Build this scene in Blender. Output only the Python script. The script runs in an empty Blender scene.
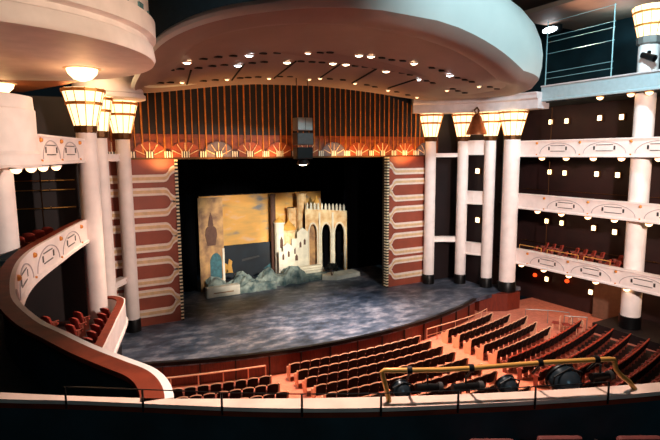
import bpy, bmesh, math, random
from mathutils import Vector, Matrix
random.seed(7)
PI = math.pi
COL = bpy.context.scene.collection
# ------------------------------------------------------------------ camera model (survey of the hall: eye 10.3 m above the stage)
FPX = 513.0
YAW, PITCH, ROLL, EYE = math.radians(29), math.radians(7.4), math.radians(0.4), 10.3
FW = Vector((math.sin(YAW)*math.cos(PITCH), math.cos(YAW)*math.cos(PITCH), -math.sin(PITCH)))
RT = Vector((math.cos(YAW), -math.sin(YAW), 0)); UP = RT.cross(FW)
RT, UP = RT*math.cos(ROLL)-UP*math.sin(ROLL), UP*math.cos(ROLL)+RT*math.sin(ROLL)
CAM = Vector((0, 0, EYE))
def ray(x, y): return FW + RT*((x-330)/FPX) + UP*((220-y)/FPX)
def at_z(x, y, z): d = ray(x, y); return CAM + d*((z-EYE)/d.z)
def at_y(x, y, Y): d = ray(x, y); return CAM + d*(Y/d.y)
def at_x(x, y, X): d = ray(x, y); return CAM + d*(X/d.x)
def proj(p):
    q = Vector(p)-CAM; z = q.dot(FW)
    return 330+FPX*q.dot(RT)/z, 220-FPX*q.dot(UP)/z
cd = bpy.data.cameras.new('camera'); cam = bpy.data.objects.new('camera', cd); COL.objects.link(cam)
cd.sensor_width = 36; cd.lens = FPX/660*36; cd.clip_start = .1; cd.clip_end = 300
m = Matrix((RT, UP, -FW)).transposed().to_4x4(); m.translation = CAM
cam.matrix_world = m
bpy.context.scene.camera = cam

# ------------------------------------------------------------------ materials
def lin(c):
    return tuple(((v/255)/12.92 if v <= 10 else (((v/255)+.055)/1.055)**2.4) for v in c)+(1,)
MATS = {}
def mat(name, c, rough=.6, metal=0, var=.0, scale=4, c2=None, emit=0, spec=.5, bump=0, stretch=None):
    if name in MATS: return MATS[name]
    mt = bpy.data.materials.new(name); mt.use_nodes = True; nt = mt.node_tree; N = nt.nodes; L = nt.links
    b = N['Principled BSDF']; c1 = lin(c)
    b.inputs['Base Color'].default_value = c1; b.inputs['Roughness'].default_value = rough
    b.inputs['Metallic'].default_value = metal; b.inputs['Specular IOR Level'].default_value = spec
    tc = N.new('ShaderNodeTexCoord'); mp = N.new('ShaderNodeMapping'); L.new(tc.outputs['Object'], mp.inputs[0])
    if stretch: mp.inputs['Scale'].default_value = stretch
    nz = N.new('ShaderNodeTexNoise'); nz.inputs['Scale'].default_value = scale; nz.inputs['Detail'].default_value = 6
    L.new(mp.outputs[0], nz.inputs[0])
    rp = N.new('ShaderNodeValToRGB'); L.new(nz.outputs[0], rp.inputs[0])
    cc = lin(c2) if c2 else tuple(v*(1-var) for v in c1[:3])+(1,)
    rp.color_ramp.elements[0].color = cc; rp.color_ramp.elements[1].color = c1
    rp.color_ramp.elements[0].position = .35; rp.color_ramp.elements[1].position = .65
    if var or c2: L.new(rp.outputs[0], b.inputs['Base Color'])
    if bump:
        bp = N.new('ShaderNodeBump'); bp.inputs['Strength'].default_value = bump; L.new(nz.outputs[0], bp.inputs['Height']); L.new(bp.outputs[0], b.inputs['Normal'])
    if emit:
        b.inputs['Emission Color'].default_value = c1; b.inputs['Emission Strength'].default_value = emit
    MATS[name] = mt
    return mt
WHITE = mat('painted plaster', (243, 230, 226), .55, var=.12, scale=1.5)
WHITE2 = mat('fibrous plaster', (205, 192, 192), .6, var=.15, scale=2)
SHADE = mat('grey plaster moulding', (178, 166, 168), .6, var=.1)
WOOD = mat('mahogany rail', (126, 50, 30), .6, var=.35, scale=3, spec=.15)
WOODL = mat('red brown stage panelling', (112, 40, 26), .45, var=.35, scale=2, stretch=(6, 6, 1))
DARKW = mat('dark maroon wall', (44, 18, 18), .6, var=.4, scale=1.2)
DARKB = mat('dark oxblood wall', (30, 13, 14), .6, var=.4, scale=1.2)
BLACK = mat('black drape', (5, 5, 8), 1, var=.4, scale=6, spec=.05)
BLACKM = mat('black metal', (14, 14, 16), .4, .5)
TEALD = mat('dark teal carpet', (10, 24, 28), .8, var=.5, scale=1.3)
TEALW = mat('dark teal wall', (14, 40, 46), .5, var=.45, scale=.8)
GOLD = mat('gilded metal', (214, 136, 56), .4, .45, var=.2)
BRASS = mat('polished brass', (218, 156, 78), .38, .25, var=.1)
BRONZE = mat('bronze', (96, 62, 32), .4, .7, var=.2)
COPPER = mat('copper', (150, 84, 48), .4, .7, var=.3)
RUST = mat('rust red panel', (156, 76, 56), .5, var=.2, scale=1.0)
BANDW = mat('pale band', (240, 222, 210), .5, var=.1)
BANDG = mat('ochre band', (230, 192, 148), .5, var=.2)
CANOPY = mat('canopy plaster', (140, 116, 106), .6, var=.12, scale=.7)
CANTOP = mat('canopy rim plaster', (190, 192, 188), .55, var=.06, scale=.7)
HOLE = mat('dark slot', (14, 9, 8), .9)
SEATB = mat('seat back cloth', (26, 10, 10), .8, var=.3, scale=9, spec=.2)
SEATC = mat('red seat cloth', (150, 44, 28), .75, var=.3, scale=9)
SEATR = mat('red seat trim', (196, 70, 42), .6, var=.2, scale=7)
SEATA = mat('seat arm', (128, 56, 40), .5, var=.2)
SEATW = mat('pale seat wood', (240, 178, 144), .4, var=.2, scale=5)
CARPET = mat('salmon carpet', (214, 124, 98), .85, var=.22, scale=5, bump=.1)
LAMPG = mat('lit lantern glass', (255, 220, 164), .4, emit=2.0)
BULB = mat('lit lamp lens', (255, 226, 184), .4, emit=14)
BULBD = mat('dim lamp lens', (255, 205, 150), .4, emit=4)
BULBC = mat('cool lamp lens', (225, 240, 250), .4, emit=14)
SCON = mat('lit sconce glass', (255, 220, 165), .4, emit=4)
REDL = mat('red lamp lens', (230, 60, 20), .4, emit=3)
METAL = mat('grey steel', (150, 146, 142), .4, .6, var=.1)
METALD = mat('dark grey steel', (74, 72, 72), .45, .5, var=.15)
LEDGE = mat('pale pink ledge top', (232, 200, 184), .35, var=.2, scale=2.5)
CREAM = mat('painted scenery cream', (232, 206, 160), .75, var=.35, scale=1.6, c2=(200, 150, 96))
CREAMG = mat('painted scenery gold', (220, 160, 70), .7, var=.3, scale=2)
SCENW = mat('painted scenery white', (226, 216, 196), .75, var=.2, scale=2)
ROCKM = mat('painted rock', (150, 160, 150), .85, scale=1.6, c2=(60, 82, 84), bump=.4)
FLAT = mat('painted flat', (196, 150, 96), .8, scale=1.3, c2=(120, 88, 66))
BROWN = mat('painted brown dome', (92, 60, 46), .8, var=.3)
TEALP = mat('painted teal doorway', (60, 104, 112), .8, var=.4)
BUSH = mat('dark foliage', (14, 16, 16), .9, var=.5)
LENS = mat('dark blue glass', (44, 54, 62), .25, .3)
def stripe_mat(name, a, b, freq, axis=2):
    mt = bpy.data.materials.new(name); mt.use_nodes = True; nt = mt.node_tree; N = nt.nodes; L = nt.links
    tc = N.new('ShaderNodeTexCoord'); sp = N.new('ShaderNodeSeparateXYZ'); L.new(tc.outputs['Object'], sp.inputs[0])
    mu = N.new('ShaderNodeMath'); mu.operation = 'MULTIPLY'; mu.inputs[1].default_value = freq; L.new(sp.outputs[axis], mu.inputs[0])
    fr = N.new('ShaderNodeMath'); fr.operation = 'FRACT'; L.new(mu.outputs[0], fr.inputs[0])
    gt = N.new('ShaderNodeMath'); gt.operation = 'GREATER_THAN'; gt.inputs[1].default_value = .5; L.new(fr.outputs[0], gt.inputs[0])
    mx = N.new('ShaderNodeMix'); mx.data_type = 'RGBA'; L.new(gt.outputs[0], mx.inputs[0])
    mx.inputs[6].default_value = lin(a); mx.inputs[7].default_value = lin(b)
    L.new(mx.outputs[2], N['Principled BSDF'].inputs['Base Color'])
    return mt
BEAD = stripe_mat('black and white beading', (16, 14, 14), (240, 226, 190), 4.6)
FRINGE = stripe_mat('black and white fringe', (16, 14, 14), (232, 220, 200), 7.0, 0)
def stage_mat():
    mt = bpy.data.materials.new('scuffed dark stage boards'); mt.use_nodes = True; nt = mt.node_tree; N = nt.nodes; L = nt.links
    b = N['Principled BSDF']; tc = N.new('ShaderNodeTexCoord'); mp = N.new('ShaderNodeMapping'); mp.inputs['Scale'].default_value = (.9, 1.5, 1); mp.inputs['Rotation'].default_value = (0, 0, .25)
    L.new(tc.outputs['Object'], mp.inputs[0])
    n1 = N.new('ShaderNodeTexNoise'); n1.inputs['Scale'].default_value = 1.1; n1.inputs['Detail'].default_value = 9; n1.inputs['Roughness'].default_value = .68; L.new(mp.outputs[0], n1.inputs[0])
    n2 = N.new('ShaderNodeTexNoise'); n2.inputs['Scale'].default_value = .35; L.new(tc.outputs['Object'], n2.inputs[0])
    ad = N.new('ShaderNodeMath'); ad.operation = 'MULTIPLY_ADD'; ad.inputs[1].default_value = .5; L.new(n2.outputs[0], ad.inputs[0]); L.new(n1.outputs[0], ad.inputs[2])
    rp = N.new('ShaderNodeValToRGB'); L.new(ad.outputs[0], rp.inputs[0])
    e = rp.color_ramp.elements; e[0].position = .58; e[0].color = lin((26, 37, 50)); e[1].position = 1.0; e[1].color = lin((150, 148, 156))
    k = e.new(.74); k.color = lin((64, 74, 90))
    L.new(rp.outputs[0], b.inputs['Base Color']); b.inputs['Roughness'].default_value = .42
    return mt
STAGE = stage_mat()
def sky_mat():
    mt = bpy.data.materials.new('painted golden sky'); mt.use_nodes = True; nt = mt.node_tree; N = nt.nodes; L = nt.links
    b = N['Principled BSDF']; tc = N.new('ShaderNodeTexCoord'); mp = N.new('ShaderNodeMapping'); mp.inputs['Scale'].default_value = (.22, 1, .75)
    L.new(tc.outputs['Object'], mp.inputs[0])
    n1 = N.new('ShaderNodeTexNoise'); n1.inputs['Scale'].default_value = 1.5; n1.inputs['Detail'].default_value = 7; L.new(mp.outputs[0], n1.inputs[0])
    rp = N.new('ShaderNodeValToRGB'); L.new(n1.outputs[0], rp.inputs[0])
    e = rp.color_ramp.elements; e[0].position = .32; e[0].color = lin((112, 112, 112)); e[1].position = .68; e[1].color = lin((206, 172, 150))
    k = e.new(.43); k.color = lin((196, 150, 84)); k = e.new(.56); k.color = lin((216, 158, 80))
    L.new(rp.outputs[0], b.inputs['Base Color']); b.inputs['Roughness'].default_value = .8
    return mt
SKY = sky_mat()
SEA = mat('painted dark sea', (18, 30, 40), .7, scale=1.0, c2=(10, 14, 22))
SEAT_ = mat('painted teal wave', (52, 96, 104), .7, var=.5, scale=3)
ORANGE = mat('orange fan ornament', (150, 66, 26), .45, .1, var=.3, scale=6)
ORANGED = mat('deep red backing', (24, 10, 11), .6, var=.4, scale=2, stretch=(6, 1, .4))
BLUEG = mat('blue grey fan ornament', (104, 92, 100), .45, .2, var=.3)

# ------------------------------------------------------------------ mesh builder
class MB:
    def __init__(s): s.v = []; s.f = []; s.sm = []
    def add(s, vs, fs, smooth=False, M=None):
        o = len(s.v)
        s.v += [tuple(M @ Vector(p)) if M else tuple(p) for p in vs]
        s.f += [[i+o for i in q] for q in fs]; s.sm += [smooth]*len(fs)
        return s
    def box(s, x0, x1, y0, y1, z0, z1, M=None, bev=0):
        if bev:
            b = bmesh.new(); bmesh.ops.create_cube(b, size=1)
            for v in b.verts: v.co = Vector(((x0+x1)/2+v.co.x*(x1-x0), (y0+y1)/2+v.co.y*(y1-y0), (z0+z1)/2+v.co.z*(z1-z0)))
            bmesh.ops.bevel(b, geom=b.edges[:], offset=bev, segments=2, affect='EDGES', profile=.5)
            b.verts.index_update()
            s.add([v.co[:] for v in b.verts], [[v.index for v in f.verts] for f in b.faces], False, M); b.free(); return s
        vs = [(x, y, z) for z in (z0, z1) for y in (y0, y1) for x in (x0, x1)]
        return s.add(vs, [(0, 2, 3, 1), (4, 5, 7, 6), (0, 1, 5, 4), (2, 6, 7, 3), (0, 4, 6, 2), (1, 3, 7, 5)], False, M)
    def lathe(s, prof, n=24, M=None, smooth=True, a0=0, a1=2*PI, cap=True):
        full = abs(a1-a0-2*PI) < 1e-6; k = n if full else n+1; vs = []; fs = []
        for r, z in prof:
            for i in range(k):
                a = a0+(a1-a0)*i/n; vs.append((r*math.cos(a), r*math.sin(a), z))
        for j in range(len(prof)-1):
            for i in range(n):
                i2 = (i+1) % k
                fs.append((j*k+i, j*k+i2, (j+1)*k+i2, (j+1)*k+i))
        if cap and full: fs.append(tuple(range(k))[::-1]); fs.append(tuple((len(prof)-1)*k+i for i in range(k)))
        return s.add(vs, fs, smooth, M)
    def cyl(s, p, q, r, n=10, r2=None):
        p = Vector(p); q = Vector(q); d = q-p; M = Matrix.Translation(p) @ d.to_track_quat('Z', 'Y').to_matrix().to_4x4()
        return s.lathe([(r, 0), (r if r2 is None else r2, d.length)], n, M)
    def tube(s, pts, r, n=8):
        pts = [Vector(p) for p in pts]; vs = []; fs = []; k = len(pts); pu = None
        for i, p in enumerate(pts):
            t = (pts[min(i+1, k-1)]-pts[max(i-1, 0)]).normalized()
            if pu is None: u = t.cross(Vector((0, 0, 1)) if abs(t.z) < .9 else Vector((1, 0, 0))).normalized()
            else: u = (pu-t*pu.dot(t)).normalized()
            pu = u; w = t.cross(u)
            for j in range(n):
                a = 2*PI*j/n; vs.append(p+u*r*math.cos(a)+w*r*math.sin(a))
        for i in range(k-1):
            for j in range(n): fs.append((i*n+j, i*n+(j+1) % n, (i+1)*n+(j+1) % n, (i+1)*n+j))
        fs.append(tuple(range(n))[::-1]); fs.append(tuple((k-1)*n+j for j in range(n)))
        return s.add(vs, fs, True)
    def prism(s, poly, d0, d1, plane='xz', M=None):
        n = len(poly)
        def P(a, b, d): return {'xz': (a, d, b), 'xy': (a, b, d), 'yz': (d, a, b)}[plane]
        vs = [P(a, b, d0) for a, b in poly]+[P(a, b, d1) for a, b in poly]
        fs = [tuple(range(n)), tuple(range(2*n-1, n-1, -1))]+[(i, i+n, (i+1) % n+n, (i+1) % n) for i in range(n)]
        return s.add(vs, fs, False, M)
    def sweep(s, path, prof, smooth=False, closed=True):
        """prof: (offset to the LEFT of travel, z); path: xy points"""
        P = [Vector((p[0], p[1])) for p in path]; vs = []; fs = []; k = len(prof); n = len(P)
        for i, p in enumerate(P):
            t = (P[min(i+1, n-1)]-P[max(i-1, 0)]).normalized(); nr = Vector((-t.y, t.x))
            for o, z in prof: q = p+nr*o; vs.append((q.x, q.y, z))
        for i in range(n-1):
            for j in range(k if closed else k-1): fs.append((i*k+j, (i+1)*k+j, (i+1)*k+(j+1) % k, i*k+(j+1) % k))
        if closed: fs.append(tuple(range(k))[::-1]); fs.append(tuple((n-1)*k+j for j in range(k)))
        return s.add(vs, fs, smooth)
    def build(s, name, m, parent=None, loc=None):
        me = bpy.data.meshes.new(name); me.from_pydata([tuple(v) for v in s.v], [], s.f); me.materials.append(m)
        b = bmesh.new(); b.from_mesh(me); bmesh.ops.recalc_face_normals(b, faces=b.faces[:]); b.to_mesh(me); b.free()
        if any(s.sm):
            me.polygons.foreach_set('use_smooth', s.sm)
            try: me.set_sharp_from_angle(angle=math.radians(38))
            except Exception: pass
        o = bpy.data.objects.new(name, me); COL.objects.link(o)
        if loc is not None: o.location = loc
        if parent: o.parent = parent
        return o
def tag(o, label, cat, group=None):
    o['label'] = label; o['category'] = cat
    if group: o['group'] = group
    return o
def thing(name, label, cat, loc=(0, 0, 0), rz=0, group=None):
    o = bpy.data.objects.new(name, None); COL.objects.link(o); o.location = loc; o.rotation_euler = (0, 0, rz); o.empty_display_size = .3
    return tag(o, label, cat, group)
def struct(o): o['kind'] = 'structure'; return o
def dup(root, loc, rz, label, group=None):
    r = root.copy(); COL.objects.link(r); r.location = loc; r.rotation_euler = (0, 0, rz); r['label'] = label
    if group: r['group'] = group
    for ch in list(root.children):
        c = ch.copy(); COL.objects.link(c); c.parent = r
        for g in list(ch.children):
            d = g.copy(); COL.objects.link(d); d.parent = c
    return r
def smooth_path(pts, n=8):
    P = [Vector(p) for p in pts]; out = []
    for i in range(len(P)-1):
        a = P[max(i-1, 0)]; b = P[i]; c = P[i+1]; d = P[min(i+2, len(P)-1)]
        for k in range(n):
            t = k/n; out.append(.5*((2*b)+(c-a)*t+(2*a-5*b+4*c-d)*t*t+(3*b-a-3*c+d)*t**3))
    out.append(P[-1]); return out
ORD = ['zeroth', 'first', 'second', 'third', 'fourth', 'fifth', 'sixth', 'seventh', 'eighth', 'ninth', 'tenth', 'eleventh', 'twelfth', 'thirteenth', 'fourteenth', 'fifteenth', 'sixteenth', 'seventeenth', 'eighteenth', 'nineteenth', 'twentieth', 'twenty-first', 'twenty-second', 'twenty-third', 'twenty-fourth', 'twenty-fifth', 'twenty-sixth', 'twenty-seventh', 'twenty-eighth', 'twenty-ninth', 'thirtieth']
CX = 14.75                                  # centre line of the house

# ------------------------------------------------------------------ lights
def light(kind, name, loc, energy, color, target=None, size=None, spot=None, blend=.6, sizey=None):
    l = bpy.data.lights.new(name, kind); o = bpy.data.objects.new(name, l); COL.objects.link(o); o.location = loc
    l.energy = energy; l.color = color
    if kind == 'SPOT': l.spot_size = math.radians(spot or 60); l.spot_blend = blend; l.shadow_soft_size = size or .2
    elif kind == 'AREA':
        l.size = size or 1
        if sizey: l.shape = 'RECTANGLE'; l.size_y = sizey
    elif kind == 'POINT': l.shadow_soft_size = size or .2
    if target is not None: o.rotation_euler = (Vector(target)-Vector(loc)).to_track_quat('-Z', 'Y').to_euler()
    return o
WARM = (1, .78, .55); AMB = (1, .55, .25); COOL = (.7, .88, 1); CYAN = (.35, .8, 1)

# ================================================================== SETTING
# stage front arc
RA = 28.6; YC0 = 23.6+RA
def arc(dx, off=0, R=RA): return (CX+dx, YC0-math.sqrt((R+off)**2-dx*dx))
front = [arc(-11.4+22.9*i/40) for i in range(41)]
s = MB(); poly = [(-1.0, 26.6), (1.2, 26.6)]+front+[(31.5, 26.6), (31.5, 31.9), (26, 31.9), (26, 47), (3, 47), (3, 31.9), (-1, 31.9)]
s.prism(poly, -.25, 0, 'xy'); struct(s.build('stage_floor', STAGE))
s = MB(); s.sweep(front, [(0.06, -1.35), (.25, -1.35), (.25, -.16), (.06, -.16)])
fw = struct(s.build('wall_stage_front', WOODL))
s = MB(); s.sweep(front, [(-.05, -.16), (.2, -.16), (.2, .012), (-.05, .012)]); struct(s.build('trim_1', BLACKM))
s = MB()
for i in range(2, 40, 3):
    p = arc(-11.4+22.9*i/40, .03); M = Matrix.Translation((p[0], p[1], 0))
    s.box(-.02, .02, -.05, .06, -1.3, -.2, M)
struct(s.build('trim_2', DARKW))
# stalls floor, gently raked
def floor_z(Y): return -1.3+max(0, 24.0-Y)*.03
s = MB(); vs = []; fs = []; ny = 14
for j in range(ny+1):
    Y = 27.2-j*1.9
    for X in (-6, 36): vs.append((X, Y, floor_z(Y)))
for j in range(ny): fs.append((2*j, 2*j+1, 2*j+3, 2*j+2))
s.add(vs, fs); struct(s.build('floor', CARPET))
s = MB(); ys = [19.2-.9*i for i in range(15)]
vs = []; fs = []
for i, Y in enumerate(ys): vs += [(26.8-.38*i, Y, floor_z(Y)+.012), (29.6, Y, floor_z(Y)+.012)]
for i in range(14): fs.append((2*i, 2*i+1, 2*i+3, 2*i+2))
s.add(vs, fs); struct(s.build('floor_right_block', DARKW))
# stage house
s = MB(); s.box(2.5, 27, 46.5, 46.8, -.2, 22); struct(s.build('wall_back', BLACK))
s = MB(); s.box(2.5, 2.8, 32.3, 46.6, 0, 22); struct(s.build('wall_stage_left', BLACK))
s = MB(); s.box(26.7, 27, 32.3, 46.6, 0, 22); struct(s.build('wall_stage_right', BLACK))
s = MB(); s.box(2.5, 27, 32.2, 46.8, 21.8, 22); struct(s.build('ceiling_stage', BLACK))
# proscenium wall: solid around the opening
s = MB(); s.box(2.2, 7.0, 32.0, 32.3, 0, 16); s.box(22.5, 27.3, 32.0, 32.3, 0, 16); s.box(7.0, 22.5, 32.0, 32.3, 10, 16)
struct(s.build('wall_proscenium', DARKB))
s = MB(); s.box(-6, 38, 31.9, 32.2, 15.5, 24); struct(s.build('wall_proscenium_upper', mat('dark navy wall', (10, 22, 30), .8, var=.4)))
# house side walls, seen deep inside the tiers
s = MB(); s.box(-8.2, -8, -6, 32, -1.4, 24); struct(s.build('wall_left', DARKW))
s = MB(); s.box(-6, 2.3, 31.6, 31.9, -.5, 13.4); struct(s.build('wall_left_end', DARKB))
XW = 33.6
s = MB(); s.box(XW, XW+.2, 4, 29.5, -1.4, 13.8); struct(s.build('wall_right', DARKW))
s = MB(); s.box(30.6, XW, 28.9, 29.1, -1.2, 13.4); struct(s.build('wall_right_end', DARKB))
s = MB(); s.box(27.2, 31, 31.7, 31.9, 0, 13.4); struct(s.build('wall_right_return', DARKB))
s = MB(); s.box(36.2, 36.4, 0, 32, 12, 24); struct(s.build('wall_gallery_right', TEALW))
s = MB(); s.box(-6, 37, -8, 32.2, 21.5, 21.8); struct(s.build('ceiling', mat('brown ceiling', (92, 66, 56), .7, var=.25, scale=.5)))
s = MB(); s.box(-6.2, 37, -8.2, -8, -1.5, 22); struct(s.build('wall_rear', DARKW))

# ================================================================== PROSCENIUM SIDE PANELS
def side_panel(sign, label):
    x_in = 7.05 if sign < 0 else 22.45                # inner edge
    def X(d): return x_in+sign*d                      # d = distance outward from the inner edge
    t = thing('proscenium_pier', label, 'wall panel', (x_in, 31.7, 0))
    L = Matrix.Translation((-x_in, -31.7, 0))
    s = MB(); s.box(min(X(.18), X(4.6)), max(X(.18), X(4.6)), 31.68, 31.98, 0, 10.15, L); s.build('backing', RUST, t)
    s = MB(); s.box(min(X(0), X(.18)), max(X(0), X(.18)), 31.6, 31.98, 0, 10, L); s.build('beaded_edge', BEAD, t)
    # bands in mirrored pairs, flaring to the inner edge
    # (flat height of band, direction of flare)
    bands = [(8.9, 1), (8.12, -1), (6.85, 1), (6.02, -1), (4.74, 1), (3.96, -1), (2.68, 1), (2.0, -1), (.78, 1)]
    for z, dr in bands:
        h = .46
        def strip(a, b, y0, mtl, par, nm):
            s = MB()
            pth = [(4.6, 0), (.84, 0), (.7, .04*dr), (.58, .16*dr), (.49, .34*dr), (.36, .46*dr), (.2, .54*dr)]
            poly = [(X(d), max(0, z+dz)+a) for d, dz in pth]+[(X(d), max(0, z+dz)+b) for d, dz in pth[::-1]]
            s.prism(poly, y0, 31.7, 'xz', L); return s.build(nm, mtl, par)
        outer = strip(-h/2, h/2, 31.58, BANDW, t, 'moulding')
        strip(-h*.2, h*.2, 31.55, BANDG, outer, 'ochre_inlay')
    return t
side_panel(-1, 'rust red proscenium panel with pale flared bands left of the stage opening')
side_panel(1, 'rust red proscenium panel with pale flared bands right of the stage opening')

# ================================================================== VALANCE
vx0, vx1 = 2.4, 27.2
def vtop(X): return 15.3-.0145*(X-CX)**2
t = thing('proscenium_grille', 'dark arched grille of gilded vertical rods above the stage opening', 'grille', (CX, 31.5, 10.1))
LT = Matrix.Translation((-CX, -31.5, -10.1))
s = MB(); xs = [vx0+(vx1-vx0)*i/30 for i in range(31)]
s.prism([(x, 10.1) for x in xs]+[(x, vtop(x)) for x in xs[::-1]], 31.5, 31.8, 'xz', LT); s.build('backing', ORANGED, t)
s = MB(); s.box(vx0, vx1, 31.36, 31.6, 10.02, 10.12, LT); s.build('bottom_rail', BRONZE, t)
s = MB(); s.box(vx0, vx1, 31.47, 31.5, 10.1, 11.5, LT); s.build('orange_glow_border', mat('orange glow border', (130, 58, 22), .5, .1, var=.5, scale=3), t)  # orange uplight glow at the grille base is put into this strip's colour
nr = 60
for i in range(nr):
    x = vx0+.2+(vx1-vx0-.4)*i/(nr-1)
    s = MB(); s.cyl((x, 31.44, 10.3), (x, 31.44, vtop(x)-.05), .034 if i % 3 else .055, 6)
    for v in range(len(s.v)): s.v[v] = tuple(LT @ Vector(s.v[v]))
    s.build('gilded_rod', mat('old gold rod', (206, 126, 52), .4, .5, var=.3), t)
k = 0; x = vx0+1.0
while x < vx1-.8:
    R_ = 1.0; n = 14; mtl = ORANGE if k % 4 != 3 else BLUEG
    s = MB(); poly = [(x+R_*math.cos(PI*i/n), 10.12+.95*R_*math.sin(PI*i/n)) for i in range(n+1)]
    s.prism(poly, 31.40, 31.48, 'xz', LT); fan = s.build('fan_ornament', mtl, t)
    s = MB()
    for q in range(1, 6):
        a = PI*q/6; s.cyl(LT @ Vector((x+.3*math.cos(a), 31.38, 10.15+.3*math.sin(a))), LT @ Vector((x+.92*math.cos(a), 31.38, 10.12+.88*math.sin(a))), .025, 5)
    s.build('fan_ribs', BANDG, fan)
    for dx in (-1.0, 0):
        s = MB(); s.box(x+dx-.22, x+dx+.22, 31.33, 31.4, 10.12, 10.48, LT); s.build('fringe', FRINGE, t)
    x += 2.05; k += 1

# ================================================================== CANOPY (sounding board)
cxc, yc, aR, aL, bF, bB = 16.0, 25.2, 11.6, 11.9, 6.6, 6.2
def zrim(X): return max(14.15, 16.05-(.014 if X < 13 else .021)*(X-13)**2)
def zrear(X): return max(13.85 if X > CX else 13.2, 14.66-(.0082 if X > CX else .0132)*(X-CX)**2)
def plan(phi, inset):                     # phi 0..2pi, phi in (0,pi) = front half
    c, sn = math.cos(phi), math.sin(phi)
    e = (.8 if c > 0 else .5) if sn > 0 else (.85 if c > 0 else .4)
    X = cxc+((aR if c > 0 else aL)-inset)*math.copysign(abs(c)**e, c)
    Y = yc-((bF if sn > 0 else bB)-inset)*math.copysign(abs(sn)**e, sn)
    return X, Y
def ztop_scale(X): return .2+.8*min(1, max(0, (X-8)/9))
def under(X, Y):                          # underside height
    f = min(1, max(0, (31.4-Y)/(31.4-(yc-bF))))
    return zrear(X)*(1-f)+zrim(X)*f
t = thing('acoustic_canopy', 'large plaster sounding board like a flattened saucer over the stage front', 'canopy', (cxc, yc, 15))
LC = Matrix.Translation((-cxc, -yc, -15))
prof = [(1.9, .22), (1.5, .0), (.9, -.12), (.45, .02), (.15, .35), (.02, .9), (.0, 1.5), (.12, 2.1), (.45, 2.8), (1.0, 3.4), (1.9, 4.0), (3.2, 4.4), (4.6, 4.7)]
NP = 96; vs = []; fs = []; K = len(prof)
for i in range(NP):
    ph = 2*PI*i/NP
    ft = .3+.7*min(1, max(0, (math.sin(ph)+.3)/.55)); fr = min(1, max(0, (math.sin(ph)+.45)/.6))
    for d, h in prof:
        X, Y = plan(ph, d); z = under(X, Y)+(h*1.2*ztop_scale(X)*ft if h > .25 else h*fr+.22*(1-fr))
        vs.append((X, Y, z))
SPL = 4
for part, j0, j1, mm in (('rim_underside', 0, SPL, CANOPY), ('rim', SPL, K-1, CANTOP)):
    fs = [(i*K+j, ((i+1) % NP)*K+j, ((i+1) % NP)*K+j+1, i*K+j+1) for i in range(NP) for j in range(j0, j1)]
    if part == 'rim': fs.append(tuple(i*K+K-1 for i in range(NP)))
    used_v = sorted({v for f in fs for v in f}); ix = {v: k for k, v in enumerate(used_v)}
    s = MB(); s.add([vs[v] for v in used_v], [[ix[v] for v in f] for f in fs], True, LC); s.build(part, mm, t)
vs = []; fs = []; rings = [1.9+i*.42 for i in range(11)]
for i in range(NP):
    for r in rings:
        X, Y = plan(2*PI*i/NP, r); vs.append((X, Y, under(X, Y)+.22))
kk = len(rings)
for i in range(NP):
    for j in range(kk-1): fs.append((i*kk+j, ((i+1) % NP)*kk+j, ((i+1) % NP)*kk+j+1, i*kk+j+1))
fs.append(tuple(i*kk+kk-1 for i in range(NP)))
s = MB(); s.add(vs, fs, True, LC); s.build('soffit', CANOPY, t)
# rows of slots on the soffit (surveyed arcs)
def on_soffit(px, py):
    d = ray(px, py); tt = 15
    for _ in range(60):
        p = CAM+d*tt; tt += (under(p.x, p.y)+.2-p.z)/d.z*.6
    return CAM+d*tt
ROWS = [[(172, 61.7), (203, 59), (218, 57), (233, 56), (263, 53.5), (277, 53), (293, 53), (320, 53), (330, 52.7), (382, 58), (392, 60), (403, 61), (413, 64), (432, 68), (442, 71), (458, 78), (465, 80), (472, 82), (490, 87), (497, 89)],
        [(170, 70), (180, 69), (198, 68), (212, 66), (224, 65), (252, 63), (264, 62), (301, 61.4), (312, 62), (322, 62.5), (355, 66), (365, 67), (375, 68), (394, 71), (402, 73), (410, 75), (427, 81), (433, 83), (453, 89), (458, 91), (465, 93)],
        [(160, 83), (170, 82.5), (203, 81), (215, 80), (240, 78), (248, 77.5), (258, 77), (280, 76.5), (290, 76.5), (330, 79), (343, 80), (367, 85), (375, 87), (397, 92), (408, 95)]]
for r, row in enumerate(ROWS):
    for px, py in row:
        p = on_soffit(px, py); M = Matrix.Translation(p) @ Matrix.Diagonal((1.25, .8, 1, 1))
        s = MB(); s.lathe([(.02, -.03), (.17, -.03), (.19, .03)], 10, LC @ M); s.build('vent_slot', HOLE, t)
for a, b in (((191, 70), (187, 84)), ((244, 64), (232, 80)), ((296, 61), (274, 78)), ((340, 64), (318, 79)), ((376, 69), (352, 83)), ((416, 79), (388, 88))):
    pts = [on_soffit(a[0]+(b[0]-a[0])*k/4, a[1]+(b[1]-a[1])*k/4)-Vector((0, 0, .01)) for k in range(5)]
    s = MB(); s.tube([LC @ q for q in pts], .05, 5); s.build('soffit_joint', HOLE, t)
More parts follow.
